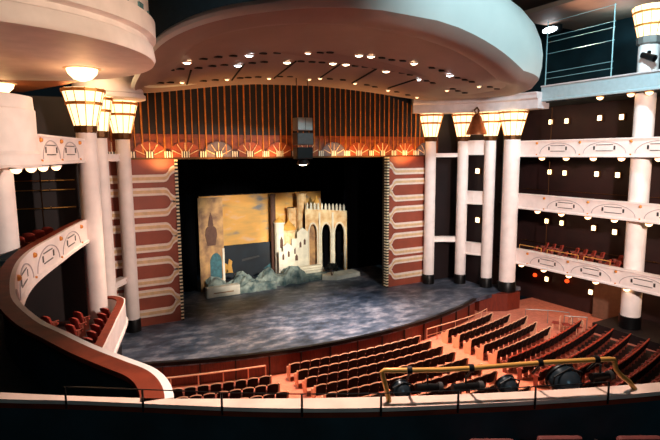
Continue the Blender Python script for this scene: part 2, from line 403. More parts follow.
# lit downlights in the canopy: each is a thing
DL = [(187, 62), (238, 65), (249, 55), (287, 62), (307, 53), (333, 63), (346, 64), (359, 55), (371, 56), (386, 71), (419, 79), (414, 63), (450, 75), (447, 90), (479, 86), (320, 78), (309, 79), (269, 78), (227, 79), (182, 82), (355, 83), (388, 90), (417, 97), (182, 90), (202, 37), (284, 26), (422, 40), (472, 40), (490, 66)]
nm_side = lambda x: 'left' if x < 240 else ('right' if x > 390 else 'central')
for i, (px, py) in enumerate(DL[:24]):
    p = on_soffit(px, py)
    big = py > 50 and py < 76
    cool = (px, py) in ((238, 65), (249, 55), (419, 79), (450, 75))
    cnt = sum(1 for q in DL[:24] if q[0] < px)
    near = 'front ring' if py < 60+max(0, (px-330))*.16 else ('middle ring' if py < 76+max(0, (px-330))*.12 else 'rear ring')
    t = thing('recessed_downlight', f'{"cool white" if cool else "warm"} lit canopy downlight, {near}, {ORD[cnt+1]} across from the left', 'downlight', p, group='downlights in the canopy')
    r = .2 if big else .13
    s = MB(); s.lathe([(r*1.25, .03), (r*1.25, -.03), (r, -.05), (r, .02)], 14, cap=False); s.build('trim_ring', BANDW, t)
    s = MB(); s.lathe([(.01, -.1), (r*.6, -.085), (r*.95, -.035), (r*.95, .0)], 14); s.build('lens', BULBC if cool else (BULB if big else BULBD), t)
    if big and i % 2 == 0:
        light('SPOT', 'canopy downlight', (p.x, p.y, p.z-.3), 2600, COOL if cool else WARM, (p.x+(p.x-cxc)*.15, p.y-3.2, -1), .2, 75)

# ================================================================== COLUMNS WITH LANTERN CAPITALS
def column(x, y, label, z0=0, base_h=.75, ztop=11.2, r=.42, rt=.92, rb=.5, hl=2.0, lit=1, base=True):
    t = thing('column', label, 'column', (x, y, z0), group=None)
    if base:
        s = MB(); s.lathe([(r*1.12, 0), (r*1.12, base_h*.9), (r*1.02, base_h)], 20); s.build('plinth', BLACKM, t)
    else: base_h = 0
    s = MB(); s.lathe([(r, base_h), (r*.98, ztop-z0)], 24); s.build('shaft', WHITE, t)
    zb = ztop-z0
    lamp = None
    s = MB(); s.lathe([(rb*.9, zb+.25), (rb*.98, zb+.3), (rt*.97, zb+hl-.05), (rt*.9, zb+hl)], 12, smooth=False); lamp = s.build('lantern_glass', LAMPG, t)
    s = MB(); s.lathe([(rb*.86, zb-.05), (rb*.98, zb), (rb*1.04, zb+.3), (rb*.9, zb+.32)], 12, smooth=False); s.build('collar', BRONZE, lamp)
    for f in (.62, .98):
        rr = rb+(rt-rb)*f*.98; z = zb+.3+(hl-.3)*f*.96
        s = MB(); s.lathe([(rr*.99, z-.07), (rr*1.03, z-.07), (rr*1.05, z+.07), (rr*1.0, z+.07)], 12, smooth=False, cap=False); s.build('band', GOLD, lamp)
    for k in range(12):
        a = 2*PI*k/12
        s = MB(); s.cyl((rb*1.0*math.cos(a), rb*1.0*math.sin(a), zb+.3), (rt*.99*math.cos(a), rt*.99*math.sin(a), zb+hl), .02, 5); s.build('rib', GOLD, lamp)
    if lit: light('POINT', 'lantern light', (x, y, z0+zb+hl+.35), 220*lit, (1, .68, .38), size=.5)
    return t
column(26.15, 31.1, 'slim white column with lit lantern capital beside the right proscenium panel')
column(28.35, 29.9, 'white column with lit lantern capital, second from the right proscenium panel')
column(29.25, 28.0, 'white column with lit lantern capital, third from the right proscenium panel')
column(29.75, 26.4, 'thick white column with lit lantern capital where the right balcony fronts end', r=.58, rt=1.05, rb=.6)
column(3.98, 31.2, 'slim white column with lit lantern capital beside the left proscenium panel', r=.40)
column(1.85, 26.9, 'nearer white column with lit lantern capital at the end of the left balconies', z0=2.2, r=.46, rt=.95, base=False, ztop=11.35)
column(2.55, 29.0, 'half-hidden white column with lantern behind the nearer left column', r=.42, rt=.8, lit=.4)
# copper lantern hung between the right capitals
t = thing('copper_lantern', 'copper bell-shaped lantern between two glowing right-hand capitals', 'lantern', (28.0, 28.2, 11.6))
s = MB(); s.lathe([(.75, 0), (.72, .2), (.45, .9), (.32, 1.3), (.1, 1.5)], 16); s.build('bell', COPPER, t)
s = MB(); s.tube([(-.1, 0, 1.45), (-.25, 0, 1.75), (0, 0, 1.95), (.2, 0, 1.75), (.1, 0, 1.45)], .06, 6); s.build('hanging_loop', BRONZE, t)

# ================================================================== RIGHT ENTABLATURE + TIERS
t = thing('entablature', 'pale plaster beam resting on the right lantern capitals under the canopy', 'beam', (27, 31, 13.3))
pe = smooth_path([(24.6, 31.45), (26.2, 30.6), (28.0, 29.3), (29.2, 27.2), (29.75, 25.2), (29.9, 24.2)], 6)
LE = Matrix.Translation((-27, -31, -13.3))
s = MB(); s.sweep(pe, [(-.35, 13.25), (1.0, 13.25), (1.0, 14.25), (-.5, 14.25), (-.5, 13.95), (-.35, 13.85)])
s.v = [tuple(LE @ Vector(v)) for v in s.v]; s.build('beam', WHITE2, t)
s = MB(); s.sweep(pe, [(-.6, 14.25), (1.0, 14.25), (1.0, 14.34), (-.6, 14.34)])
s.v = [tuple(LE @ Vector(v)) for v in s.v]; s.build('cornice', WHITE2, t)

def parapet(name, label, path, z0, z1, th=.28, side=-1, cap=WHITE, mtl=WHITE, ornaments=True, spacing=3.3, phase=0, lamps=None, capw=.16, capoff=0, oval=True, lining=False):
    """path: xy polyline; hall face lies at offset 0, the body goes to the far side (side=+1: body left of travel)."""
    P = [Vector(p[:2]) for p in path]; p0 = P[0]
    t = thing(name, label, 'balcony front', (p0.x, p0.y, z0))
    off = Vector((p0.x, p0.y, z0))
    def fin(s, nm, m, par): s.v = [tuple(Vector(v)-off) for v in s.v]; return s.build(nm, m, par)
    h = z1-z0
    s = MB(); s.sweep(P, [(0, z0+.1), (side*th, z0+.1), (side*th, z1-.06), (side*max(capoff, .01), z1-.06), (side*max(capoff, .01), z1-.004 if capoff else z1-.06), (0, z1-.004 if capoff else z1-.06)]); fin(s, 'front_panel', mtl, t)
    s = MB(); s.sweep(P, [(-side*.07, z0), (side*th, z0), (side*th, z0+.12), (-side*.02, z0+.15), (-side*.07, z0+.1)]); fin(s, 'base_moulding', mtl, t)
    s = MB(); c0 = side*capoff if capoff else -side*capw*.5; s.sweep(P, [(c0, z1-.08), (side*(th+capw), z1-.08), (side*(th+capw), z1), (c0, z1)]); fin(s, 'cap_rail', cap, t)
    if lining:
        s = MB(); s.sweep(P, [(side*(th+.005), z0), (side*(th+.035), z0), (side*(th+.035), z1-.085), (side*(th+.005), z1-.085)]); fin(s, 'inner_lining', mat('teal parapet lining', (26, 52, 60), .8, var=.6, scale=1.2), t)
    if ornaments:
        d = phase; cum = 0
        L = [0]
        for i in range(len(P)-1): L.append(L[-1]+(P[i+1]-P[i]).length)
        def ptat(q):
            for i in range(len(P)-1):
                if L[i+1] >= q:
                    f = (q-L[i])/(L[i+1]-L[i]+1e-9); tt = (P[i+1]-P[i]).normalized(); return P[i].lerp(P[i+1], f), tt
            return P[-1], (P[-1]-P[-2]).normalized()
        while d < L[-1]:
            p, tt = ptat(d); nrm = Vector((-tt.y, tt.x))*(-side)
            for zz, rr in ((.82, .09), (.15, .05)):
                s = MB(); M = Matrix.Translation((p.x+nrm.x*.02, p.y+nrm.y*.02, z0+h*zz))
                s.lathe([(.01, -rr), (rr*.8, -rr*.7), (rr, 0), (rr*.8, rr*.7), (.01, rr)], 10, M); fin(s, 'gilded_stud', GOLD, t)
            q = d+spacing/2
            if q < L[-1]-.8:
                pc, tc = ptat(q); nc = Vector((-tc.y, tc.x))*(-side)
                B = Matrix(((tc.x, nc.x, 0, pc.x), (tc.y, nc.y, 0, pc.y), (0, 0, 1, z0+h*.5), (0, 0, 0, 1)))
                if oval:
                    s = MB(); pts = []
                    for i in range(25):
                        a = PI*i/24; qq, tq = ptat(min(L[-1], max(0, q+math.cos(a)*spacing*.42))); nq = Vector((-tq.y, tq.x))*(-side)
                        pts.append((qq.x+nq.x*.012, qq.y+nq.y*.012, z0+h*.2+h*.62*math.sin(a)))
                    s.tube(pts, .022, 5); fin(s, 'oval_moulding', SHADE, t)
                s = MB()
                for zz in (-.16*h, .16*h): s.box(-.55, .55, -.01, .02, zz-.02, zz+.02, B)
                for xx in (-.66, .66): s.box(xx-.05, xx+.05, -.01, .03, -.1*h, .1*h, B)
                fin(s, 'plaque_frame', METALD, t)
            d += spacing
    return t
XT = 30.2
def straight(y0, y1, n=18, x=XT): return [(x, y0+(y1-y0)*i/n) for i in range(n+1)]
parapet('balcony_parapet', 'upper white balcony front right of the stage, at eye level with oval panels', straight(26.2, 6), 9.95, 11.1, side=1, phase=1.6)
parapet('balcony_parapet', 'middle white balcony front on the right with oval panels and studs', straight(26.2, 6), 6.2, 7.3, side=1, phase=2.4)
parapet('balcony_parapet', 'lowest white balcony front on the right, above the rear stalls', straight(26.2, 6), 2.1, 3.2, side=1, phase=1.2)
parapet('balcony_parapet', 'topmost teal-lit gallery front on the right above the lit downlights', straight(24.3, 6, x=30.0), 13.7, 14.75, side=1, ornaments=False, mtl=mat('cyan lit plaster', (160, 178, 184), .6, var=.1), cap=WHITE2)  # cyan light on the plaster is put into its colour
# tier floor slabs behind the fronts
for i, (z, nm) in enumerate(((9.95, 'upper'), (6.2, 'middle'), (2.1, 'lowest'), (13.7, 'gallery'))):
    s = MB(); s.box(XT+.3, 36 if z > 13 else XW, 6, 28.9 if z < 13 else 28, z-.05, z+.22); struct(s.build('floor_tier_right', DARKW if z < 13 else TEALD))
# bay between the second and third right columns
for z0, z1, lb in ((6.35, 7.35, 'middle'), (2.4, 3.35, 'lower'), (10.1, 11.2, 'upper')):
    parapet('box_parapet', f'small white box front between right columns, {lb} level', [(28.35, 29.95), (28.62, 29.0), (29.2, 28.0)], z0, z1, side=1, ornaments=False)
parapet('bridge_beam', 'thin white bridge beam between right columns at lantern level', [(26.3, 31.1), (27.3, 30.7), (28.3, 30.0)], 9.95, 10.25, side=1, ornaments=False)
parapet('bridge_beam', 'white bridge beam low between right columns beside the stage', [(26.3, 31.1), (27.3, 30.7), (28.3, 30.0)], 3.3, 3.7, side=1, ornaments=False)
s = MB(); s.box(29.3, 30.6, 28.2, 31.6, 0, 13.3); struct(s.build('wall_right_bay', DARKB))
s = MB(); s.box(29.9, 30.4, 27.0, 27.4, 0, 13.3); struct(s.build('wall_right_slot', TEALW))
# far right column through the tiers
t = thing('column', 'stout white column standing behind the right balcony fronts', 'column', (31.15, 17.9, -1.13))
s = MB(); s.lathe([(.56, 1.36), (.55, 17.6)], 28); s.build('shaft', WHITE, t)
s = MB(); s.lathe([(.62, 0), (.62, 1.36)], 28); s.build('plinth', BLACKM, t)
s = MB(); s.lathe([(.6, 17.9), (.62, 17.95), (1.0, 19.6), (.95, 19.65)], 12, smooth=False); g = s.build('lantern_glass', LAMPG, t)
s = MB(); s.lathe([(.58, 17.5), (.66, 17.6), (.68, 17.95), (.6, 18.0)], 12, smooth=False); s.build('collar', METAL, g)
for z, r in ((18.6, .79), (19.3, .94)):
    s = MB(); s.lathe([(r, z-.06), (r*1.03, z-.06), (r*1.05, z+.06), (r, z+.06)], 12, cap=False, smooth=False); s.build('band', GOLD, g)
for k in range(12):
    a = 2*PI*k/12; s = MB(); s.cyl((.62*math.cos(a), .62*math.sin(a), 17.95), (1.0*math.cos(a), 1.0*math.sin(a), 19.6), .02, 5); s.build('rib', GOLD, g)
# spotlight clamped on that column
p = at_x(648, 56, 30.4)
t = thing('spotlight', 'black spotlight clamped to the upper part of the stout right column', 'spotlight', p)
s = MB(); s.cyl((0, .35, .12), (0, -.4, -.2), .16, 12, .2); s.build('housing', BLACKM, t)
s = MB(); s.box(-.02, .18, -.05, .05, -.1, .3); s.build('yoke', BLACKM, t)
# gallery railing
t = thing('gallery_railing', 'teal-lit railing of horizontal pipes above the topmost right balcony front', 'railing', (30.5, 24, 14.75))
RAILM = mat('pale teal pipe', (150, 190, 196), .4, .3)
for z in (15.25, 15.65, 16.9, 17.65, 18.0, 18.95):
    s = MB(); s.cyl((0, .4, z-14.75), (0, -4.4, z-14.75+.05), .02, 6); s.build('rail', RAILM, t)
for y in (.4, -4.3):
    s = MB(); s.cyl((0, y, 0), (0, y, 4.3), .035, 6); s.build('post', RAILM, t)
p = at_x(551, 30, 33)
t = thing('floodlight', 'glowing white floodlight high in the dark gallery on the right', 'floodlight', p)
s = MB(); s.box(-.1, .3, -.75, .75, -.25, .3, bev=.05); s.build('housing', BLACKM, t)
s = MB(); s.lathe([(.01, 0), (.6, 0), (.62, .06), (.5, .12), (.01, .16)], 20, Matrix.Translation((-.1, 0, 0)) @ Matrix.Rotation(-PI/2, 4, 'Y') @ Matrix.Diagonal((.34, 1, 1, 1))); s.build('lens', BULBC, t)
# sconces on the right back wall
SC = [('upper tier', [(551, 122), (567, 121), (600, 118), (622, 117)]), ('middle tier', [(550, 172), (565, 173), (597, 174), (618, 175)]), ('lower tier', [(547, 221), (562, 223), (594, 228), (615, 232)]), ('ground floor', [(547, 279), (591, 292)])]
for nm, L in SC:
    for i, (px, py) in enumerate(L):
        p = at_x(px, py, XW-.12)
        t = thing('wall_sconce', f'small square lit sconce on the right {nm} back wall, {ORD[i+1]} from the columns', 'wall lamp', p, group='sconces on the right back wall')
        s = MB(); s.box(-.02, .12, -.2, .2, -.22, .22); s.build('backplate', BRONZE, t)
        s = MB(); s.box(-.1, -.02, -.14, .14, -.17, .17, bev=.03); s.build('shade', SCON, t)
for px, py, lb in ((478, 171, 'upper'), (478, 220, 'lower')):
    p = at_x(px, py, 29.2)
    t = thing('wall_sconce', f'small square sconce in the {lb} box between the right columns', 'wall lamp', p, group='sconces on the right back wall')
    s = MB(); s.box(-.02, .1, -.25, .25, -.25, .25); s.build('backplate', BRONZE, t)
    s = MB(); s.box(-.1, -.02, -.18, .18, -.18, .18, bev=.03); s.build('shade', SCON, t)
for px, py in ((535, 275), (567, 281)):
    p = at_x(px, py, XW-.12)
    t = thing('exit_lamp', f'small red lamp glowing under the lowest right balcony, {"nearer the columns" if px < 550 else "between two sconces"}', 'lamp', p)
    s = MB(); s.lathe([(.01, -.15), (.13, -.1), (.16, 0), (.13, .1), (.01, .15)], 10); s.build('globe', REDL, t)
    s = MB(); s.box(0, .12, -.12, .12, -.12, .12); s.build('mount', BRONZE, t)
# round lamps under each right front
n_ = 0
for z, nm, L in ((9.95, 'upper', (541, 565, 592, 620, 657)), (6.2, 'middle', (539, 563, 590, 617, 652)), (2.1, 'lowest', (525, 548, 574, 602, 634)), (13.7, 'gallery', (595, 625, 643))):
    for i, px in enumerate(L):
        az = YAW+math.atan((px-330)/FPX); X = XT+.22; Y = X/math.tan(az)
        t = thing('soffit_lamp', f'glowing round lamp under the {nm} right balcony front, {ORD[i+1]} from the columns', 'ceiling lamp', (X, Y, z), group='lamps under the right balcony fronts')
        s = MB(); s.lathe([(.24, 0), (.24, -.06), (.2, -.07)], 14); s.build('rim', GOLD, t)
        s = MB(); s.lathe([(.2, -.06), (.17, -.16), (.09, -.22), (.01, -.24)], 14); s.build('dome', BULBD, t)
    light('AREA', 'tier light', (XT+1.6, 20, z-.25), 60, AMB, (XT+1.6, 20, z-3), .5, sizey=12)
# bars added where light reflects in lines on the tier walls, and thin posts
for z, nm in ((9.95, 'upper'), (6.2, 'middle'), (2.1, 'lowest')):
    t = thing('reflection_bar', f'thin bar for reflected light lines on the dark back wall behind the {nm} right balcony', 'rail', (XW-.15, 26, z+1.2))
    s = MB(); s.cyl((0, 2.5, 0), (0, -16, 0), .02, 6); s.build('rail', BRONZE, t)
    for y in (2, -3, -8, -13):
        s = MB(); s.box(-.02, .16, y-.03, y+.03, -.04, .04); s.build('bracket', BRONZE, t)
    t = thing('wall_post', f'thin vertical post in the {nm} right tier near the columns', 'post', (31.6, 24.6, z+.22))
    s = MB(); s.cyl((0, 0, 0), (0, 0, 3.2), .025, 6); s.build('pole', BRONZE, t)
    s = MB(); s.lathe([(.09, 0), (.09, .04), (.03, .06)], 10); s.build('foot', GOLD, t)

# ================================================================== LEFT SIDE: round gallery tower, tiers, boxes
t = thing('gallery_drum', 'huge round warm-lit gallery overhang in the upper left foreground', 'balcony', (-1.9, 20.6, 13.5))
R0 = 5.7
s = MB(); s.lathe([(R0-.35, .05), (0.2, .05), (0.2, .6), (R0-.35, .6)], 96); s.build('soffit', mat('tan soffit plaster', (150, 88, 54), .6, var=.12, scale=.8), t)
s = MB(); s.lathe([(R0-.4, 0), (R0, 0), (R0+.06, .12), (R0, .5), (R0-.1, .55), (R0-.14, .72), (R0+.1, .78), (R0+.1, 1.35), (R0-.4, 1.4)], 96); s.build('fascia', WHITE, t)
s = MB(); s.lathe([(R0-.1, 1.3), (R0-.1, 4.2), (R0-.4, 4.2)], 96); s.build('upper_wall', WHITE, t)
for k in range(64):
    a = 2*PI*k/64
    if k % 2 and -2.4 < ((a+PI) % (2*PI))-PI < 1.0:
        s = MB(); s.box(-.17, .17, -.05, .05, 1.42, 1.62, Matrix.Rotation(a-PI/2, 4, 'Z') @ Matrix.Translation((0, R0-.08, 0)))
        s.build('glass_insert', mat('teal glass insert', (120, 170, 176), .1, .3, var=.5), t)
# lit lamps in its soffit
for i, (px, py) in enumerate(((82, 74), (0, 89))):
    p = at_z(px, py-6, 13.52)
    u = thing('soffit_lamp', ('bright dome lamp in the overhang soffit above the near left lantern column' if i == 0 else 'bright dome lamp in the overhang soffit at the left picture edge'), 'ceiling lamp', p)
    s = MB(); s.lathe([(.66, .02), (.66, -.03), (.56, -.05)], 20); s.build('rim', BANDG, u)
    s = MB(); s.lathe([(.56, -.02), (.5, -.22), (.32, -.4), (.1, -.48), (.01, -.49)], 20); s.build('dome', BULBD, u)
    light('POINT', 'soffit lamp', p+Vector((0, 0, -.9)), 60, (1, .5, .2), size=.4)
s = MB(); s.prism([(-5.9, 22), (2.3, 24.2), (1.0, 27.6), (-.7, 31.5), (-5.9, 31.5)], 13.55, 13.8, 'xy'); struct(s.build('floor_gallery_left', mat('tan soffit plaster', (0, 0, 0))))
# rounded end of the left entablature behind the lanterns
t = thing('entablature', 'rounded white plaster beam end behind the left lantern capitals', 'beam', (3.3, 30.2, 13.4))
s = MB(); s.lathe([(1.75, 0), (1.75, .5), (1.68, .9), (1.45, 1.3), (1.0, 1.65), (.4, 1.8), (.01, 1.82)], 40); s.build('beam', WHITE, t)
s = MB(); s.lathe([(1.85, -.15), (1.85, .05), (1.75, .1)], 40); s.build('base_moulding', WHITE, t)
# round box tower (T1)
t = thing('round_box', 'plain white round box front hanging at the left picture edge', 'balcony', (-1.62, 20.6, 9.9))
R1 = 1.5
s = MB(); s.lathe([(R1-.1, .55), (R1, .55), (R1, 1.9), (R1-.04, 1.95)], 48); s.build('front_panel', WHITE, t)
s = MB(); s.lathe([(R1-.3, 0), (R1+.05, 0), (R1+.1, .1), (R1+.03, .35), (R1+.06, .45), (R1, .56)], 48); s.build('base_moulding', WHITE, t)
s = MB(); s.lathe([(R1-.04, 1.95), (R1-.06, 2.35), (R1-.3, 2.4)], 48); s.build('cap_rail', WHITE, t)
t = thing('column', 'white column under the round box at the left picture edge', 'column', (-1.35, 20.0, 6.2))
s = MB(); s.lathe([(.47, .75), (.46, 3.75)], 24); s.build('shaft', WHITE, t)
s = MB(); s.lathe([(.56, 0), (.56, .2), (.5, .25), (.5, .45), (.55, .5), (.55, .7), (.47, .76)], 24); s.build('ringed_foot', mat('teal glazed foot', (90, 130, 140), .3, .2), t)
# upper left front
pl = smooth_path([(-.12, 21.0), (.4, 22.8), (1.25, 25.4), (1.75, 26.7)], 6)
parapet('balcony_parapet', 'upper white balcony front between the round box and near left column', pl, 9.95, 11.05, side=1, phase=.25, spacing=2.5)
pl2 = smooth_path([(2.1, 27.6), (2.5, 29.4), (3.9, 31.2)], 5)
parapet('bridge_beam', 'pale bridge beam with dark slot between the left lantern columns', pl2, 9.95, 10.35, side=1, ornaments=False)
parapet('bridge_beam', 'short white bridge beam low between the left columns beside the stage', smooth_path([(2.4, 28.6), (3.0, 30.0), (3.8, 31.1)], 5), 2.95, 3.3, side=1, ornaments=False)
for i, px in enumerate((18, 33, 45, 58)):
    az = YAW+math.atan((px-330)/FPX); Y = 19+i*1.0; X = Y*math.tan(az)
    u = thing('soffit_lamp', f'glowing dome lamp under the upper left balcony, {ORD[i+1]} from the picture edge', 'ceiling lamp', (X, Y, 9.93), group='lamps under the upper left balcony')
    s = MB(); s.lathe([(.2, 0), (.2, -.05), (.17, -.06)], 14); s.build('rim', WHITE, u)
    s = MB(); s.lathe([(.17, -.04), (.14, -.13), (.07, -.19), (.01, -.2)], 14); s.build('dome', BULBD, u)
s = MB(); pa = [(p.x+.0, p.y) for p in pl]
s.prism([(-5.9, 19.4)]+[(p[0]-.3, p[1]) for p in pa]+[(1.6, 31.5), (-5.9, 31.5)], 9.9, 10.15, 'xy'); struct(s.build('floor_tier_left', DARKW))
light('AREA', 'tier light left', (-2.5, 25, 9.7), 25, AMB, (-2.5, 25, 6), 3, sizey=5)
# ---- the S-curved wooden-railed front (T2)
srail = [at_z(a, b, 7.3) for a, b in ((87, 219), (72, 226.5), (57, 235), (42, 243.5), (30, 251.5), (21, 261), (16, 273), (15, 286), (19, 300), (41, 319), (64, 330), (95, 344.6), (127, 357), (150, 365.5), (162, 373), (169.5, 382), (173, 391), (174, 397))]
srail = [(p.x, p.y) for p in srail]
sp = smooth_path(srail, 4)
parapet('balcony_parapet', 'S-curved white balcony front with mahogany rail sweeping up the left side', sp, 6.2, 7.3, side=-1, cap=WOOD, phase=1.2, spacing=3.4, capw=.16, capoff=.11, th=.24, lining=True)
s = MB(); s.prism([(p.x-.25, p.y) for p in sp]+[(-5.9, 10.3), (-5.9, 31.5), (1.4, 31.5)], 6.0, 6.22, 'xy'); struct(s.build('floor_middle_tier_left', TEALD))
s = MB(); s.box(-5.9, -.6, 31.3, 31.5, 6.2, 9.9); struct(s.build('wall_left_tier_end', DARKB))
# wall rails in the tier behind
for i, (z, lb) in enumerate(((9.0, 'upper'), (8.5, 'middle'), (7.55, 'lower'))):
    t = thing('wall_rail', f'thin {lb} brass rail across the dark wall behind the left balcony', 'rail', (-2, 30.9, z))
    s = MB(); s.cyl((-2.5, 0, 0), (3.4, 0, -.02), .025, 6); s.build('rail', BRASS, t)
    for xx in (-1.2, 2.2):
        s = MB(); s.box(xx-.03, xx+.03, -.03, .4, -.04, .04); s.build('bracket', BRONZE, t)
t = thing('wall_post', 'thin vertical post against the dark wall behind the left balcony', 'post', (-.2, 30.6, 6.22))
s = MB(); s.cyl((0, 0, 0), (0, 0, 3.6), .03, 6); s.build('pole', BRONZE, t)
s = MB(); s.lathe([(.09, 0), (.09, .04), (.03, .06)], 10); s.build('foot', BRONZE, t)
# ---- the lowest left box (T3)
bx = smooth_path([(1.0, 18.4), (1.55, 20.3), (2.3, 23.2), (3.02, 26.1), (3.0, 27.1), (2.5, 27.7), (1.6, 27.75)], 6)
parapet('box_parapet', 'lowest white left box front with mahogany rail around red seats', bx, 2.1, 3.2, side=1, cap=WOOD, ornaments=False, capw=.12, capoff=.06)
s = MB(); s.prism([(p.x-.05, p.y) for p in bx]+[(-5.9, 27.7), (-5.9, 18)], 1.95, 2.2, 'xy'); struct(s.build('floor_box_left', DARKW))
s = MB(); s.box(-5.9, 1.5, 28.2, 28.4, -1.2, 6.1); struct(s.build('wall_box_left', DARKB))
s = MB(); s.sweep([(p.x-.3, p.y) for p in bx], [(0, -1.2), (.2, -1.2), (.2, 2.0), (0, 2.0)]); struct(s.build('wall_under_box_left', DARKB))

# ================================================================== STAGE SCENERY
t = thing('sky_backdrop', 'painted cloth of golden cloudy sky at the back of the stage', 'backdrop', (15, 41, 0))
s = MB(); n = 40; vs = []; fs = []
for i in range(n+1):
    x = -4.3+11.1*i/n
    for z in (2.75, 6.95): vs.append((x, .04*math.sin(i*1.3), z))
for i in range(n): fs.append((2*i, 2*i+2, 2*i+3, 2*i+1))
s.add(vs, fs, True); s.build('cloth', SKY, t)
s = MB(); s.cyl((-4.3, 0, 6.97), (6.8, 0, 6.97), .05, 6); s.build('batten', BLACKM, t)
t = thing('sea_backdrop', 'dark painted sea cloth below the golden sky', 'backdrop', (15, 40.6, 0))
s = MB(); s.box(-3.6, 4.5, 0, .03, 0, 2.8); s.build('cloth', SEA, t)
s = MB(); s.prism([(.9, .5), (4.4, .5), (4.4, 1.9), (3.6, 2.0), (2.6, 1.6), (1.6, .95)], -.03, 0); s.build('painted_wave', SEAT_, t)
s = MB()
for dx, h in ((-2.5, .9), (-2.1, 1.2)):
    s.prism([(dx-.3, .55), (dx+.3, .5), (dx+.2, .5+h*.5), (dx+.28, .5+h*.8), (dx, .5+h), (dx-.1, .5+h*.6)], -.04, 0)
s.build('painted_figures', CREAMG, t)
s = MB(); s.prism([(-1.0, 1.35), (.6, 1.6), (.55, 1.72), (-.95, 1.55)], -.03, 0); s.build('painted_sail', METALD, t)
# left flat
t = thing('tower_flat', 'tall painted brown scenery flat with teal doorway at stage left edge', 'scenery flat', (9.7, 37.5, 0))
s = MB(); s.box(0, 1.85, 0, .12, 0, 7.1); s.build('panel', FLAT, t)
s = MB(); s.prism([(.45, 4.3)]+[(.9+.42*math.cos(a), 4.6+.42*math.sin(a)) for a in [PI*(1-i/12) for i in range(13)]]+[(1.35, 4.3), (1.2, 3.5), (.6, 3.5)], -.06, .02); s.prism([(.68, 5.0), (1.1, 5.0), (1.02, 5.6), (.9, 6.0), (.78, 5.6)], -.06, .02); s.build('painted_dome', BROWN, t)
s = MB(); s.prism([(.75, .9), (.75, 2.2)]+[(1.2+.45*math.cos(a), 2.2+.7*math.sin(a)) for a in [PI*(1-i/10) for i in range(1, 10)]]+[(1.65, 2.2), (1.65, .9)], -.04, .02); s.build('painted_doorway', TEALP, t)
s = MB(); s.box(1.72, 1.87, -.05, .14, 0, 3.2); s.build('pilaster', SCENW, t)
t = thing('scenery_plinth', 'low white scenery plinth at the left front corner of the set', 'plinth', (11.2, 35.6, 0))
s = MB(); s.box(-1.6, .9, 0, .55, 0, .75, bev=.04); s.build('block', SCENW, t)
s = MB(); s.box(-1.1, .4, -.02, .0, .28, .36); s.build('inset_line', FLAT, t)
# castle arcade wing on the right, built along a line from (17.9,39.6) to (22.5,37.7)
A = Vector((19.2, 38.85)); Bp = Vector((22.5, 37.6)); ang = math.atan2(Bp.y-A.y, Bp.x-A.x); LN = (Bp-A).length
t = thing('castle_arcade', 'cream painted castle wall with three pointed arches and battlements', 'scenery flat', (A.x, A.y, 0), ang)
def gothic(x, w, z0, z1):           # pointed arch opening outline from left foot to right foot
    h = w*1.15; zs = z1-h; pts = [(x-w/2, z0), (x-w/2, zs)]
    for i in range(1, 6): a = i/6; pts.append((x-w/2+w/2*(a**1.7), zs+h*math.sin(a*PI/2)))
    pts.append((x, z1))
    for i in range(5, 0, -1): a = i/6; pts.append((x+w/2-w/2*(a**1.7), zs+h*math.sin(a*PI/2)))
    return pts+[(x+w/2, zs), (x+w/2, z0)]
arch = [(.58, .62), (1.72, .7), (2.88, .78)]; zt = 5.4
poly = [(-.05, 1.0)]
for x, w in arch: poly += gothic(x, w, .35, 4.3)
poly += [(LN, .0), (LN, zt), (-.05, zt+.25)]
poly[0] = (-.05, .35)
s = MB(); s.prism(poly, 0, .22); s.build('wall', CREAM, t)
s = MB()
for x, w in arch:
    g = gothic(x, w+.16, .4, 4.42); s.tube([(a, -.05, b) for a, b in g], .06, 6)
s.build('arch_mouldings', SCENW, t)
for i in range(11):
    x = .05+i*.315; s = MB(); s.box(x, x+.16, -.03, .24, zt-.02+.22*(1-i/11), zt+.32+.22*(1-i/11)); s.lathe([(.07, 0), (.1, .08), (.01, .26)], 8, Matrix.Translation((x+.08, .1, zt+.32+.22*(1-i/11)))); s.build('merlon', SCENW, t)
for x in (1.15, 2.3):
    s = MB(); s.box(x-.07, x+.07, -.1, .02, .35, 5.3); s.build('pilaster', SCENW, t)
s = MB(); s.box(1.6, 1.95, .5, .9, .35, 3.7); s.box(2.75, 3.1, .5, .9, .35, 3.5); s.build('arch_backing', BLACK, t)
s = MB(); s.box(.1, 1.1, .35, .45, .3, 4.4); s.build('pink_painted_backing', FLAT, t)
# domed turret behind it
def turret(x, y, r, z1, dome, label, mtl=CREAM, dm=CREAMG, z0=0):
    t = thing('scenery_turret', label, 'scenery tower', (x, y, z0))
    s = MB(); s.lathe([(r, 0), (r, z1), (r*1.15, z1+.05), (r*1.15, z1+.18)], 12, smooth=False); s.build('shaft', mtl, t)
    s = MB(); s.lathe([(r*1.05, z1+.18), (r*1.12, z1+.3*dome), (r*.9, z1+.6*dome), (r*.4, z1+.95*dome), (r*.1, z1+1.2*dome), (.01, z1+1.6*dome)], 12); s.build('dome', dm, t)
    s = MB(); s.prism([(-.12*r/.4, z1*.55), (.12*r/.4, z1*.55), (.12*r/.4, z1*.7), (0, z1*.78), (-.12*r/.4, z1*.7)], -r-.02, -r+.1); s.build('window', BROWN, t)
turret(20.5, 39.4, .26, 5.9, .6, 'slim gold-domed scenery turret behind the castle battlements')
turret(18.55, 40.3, .4, 5.5, .01, 'flat-topped cream scenery tower left of the castle arcade', dm=CREAM)
turret(19.3, 39.9, .42, 6.75, .01, 'tallest cream scenery tower at the corner of the castle', dm=CREAM)
turret(17.9, 39.6, .6, 3.7, .8, 'gold-domed scenery tower in the painted town')
turret(17.05, 39.6, .42, 4.4, .5, 'small cream scenery tower at the left of the painted town', mtl=SCENW)
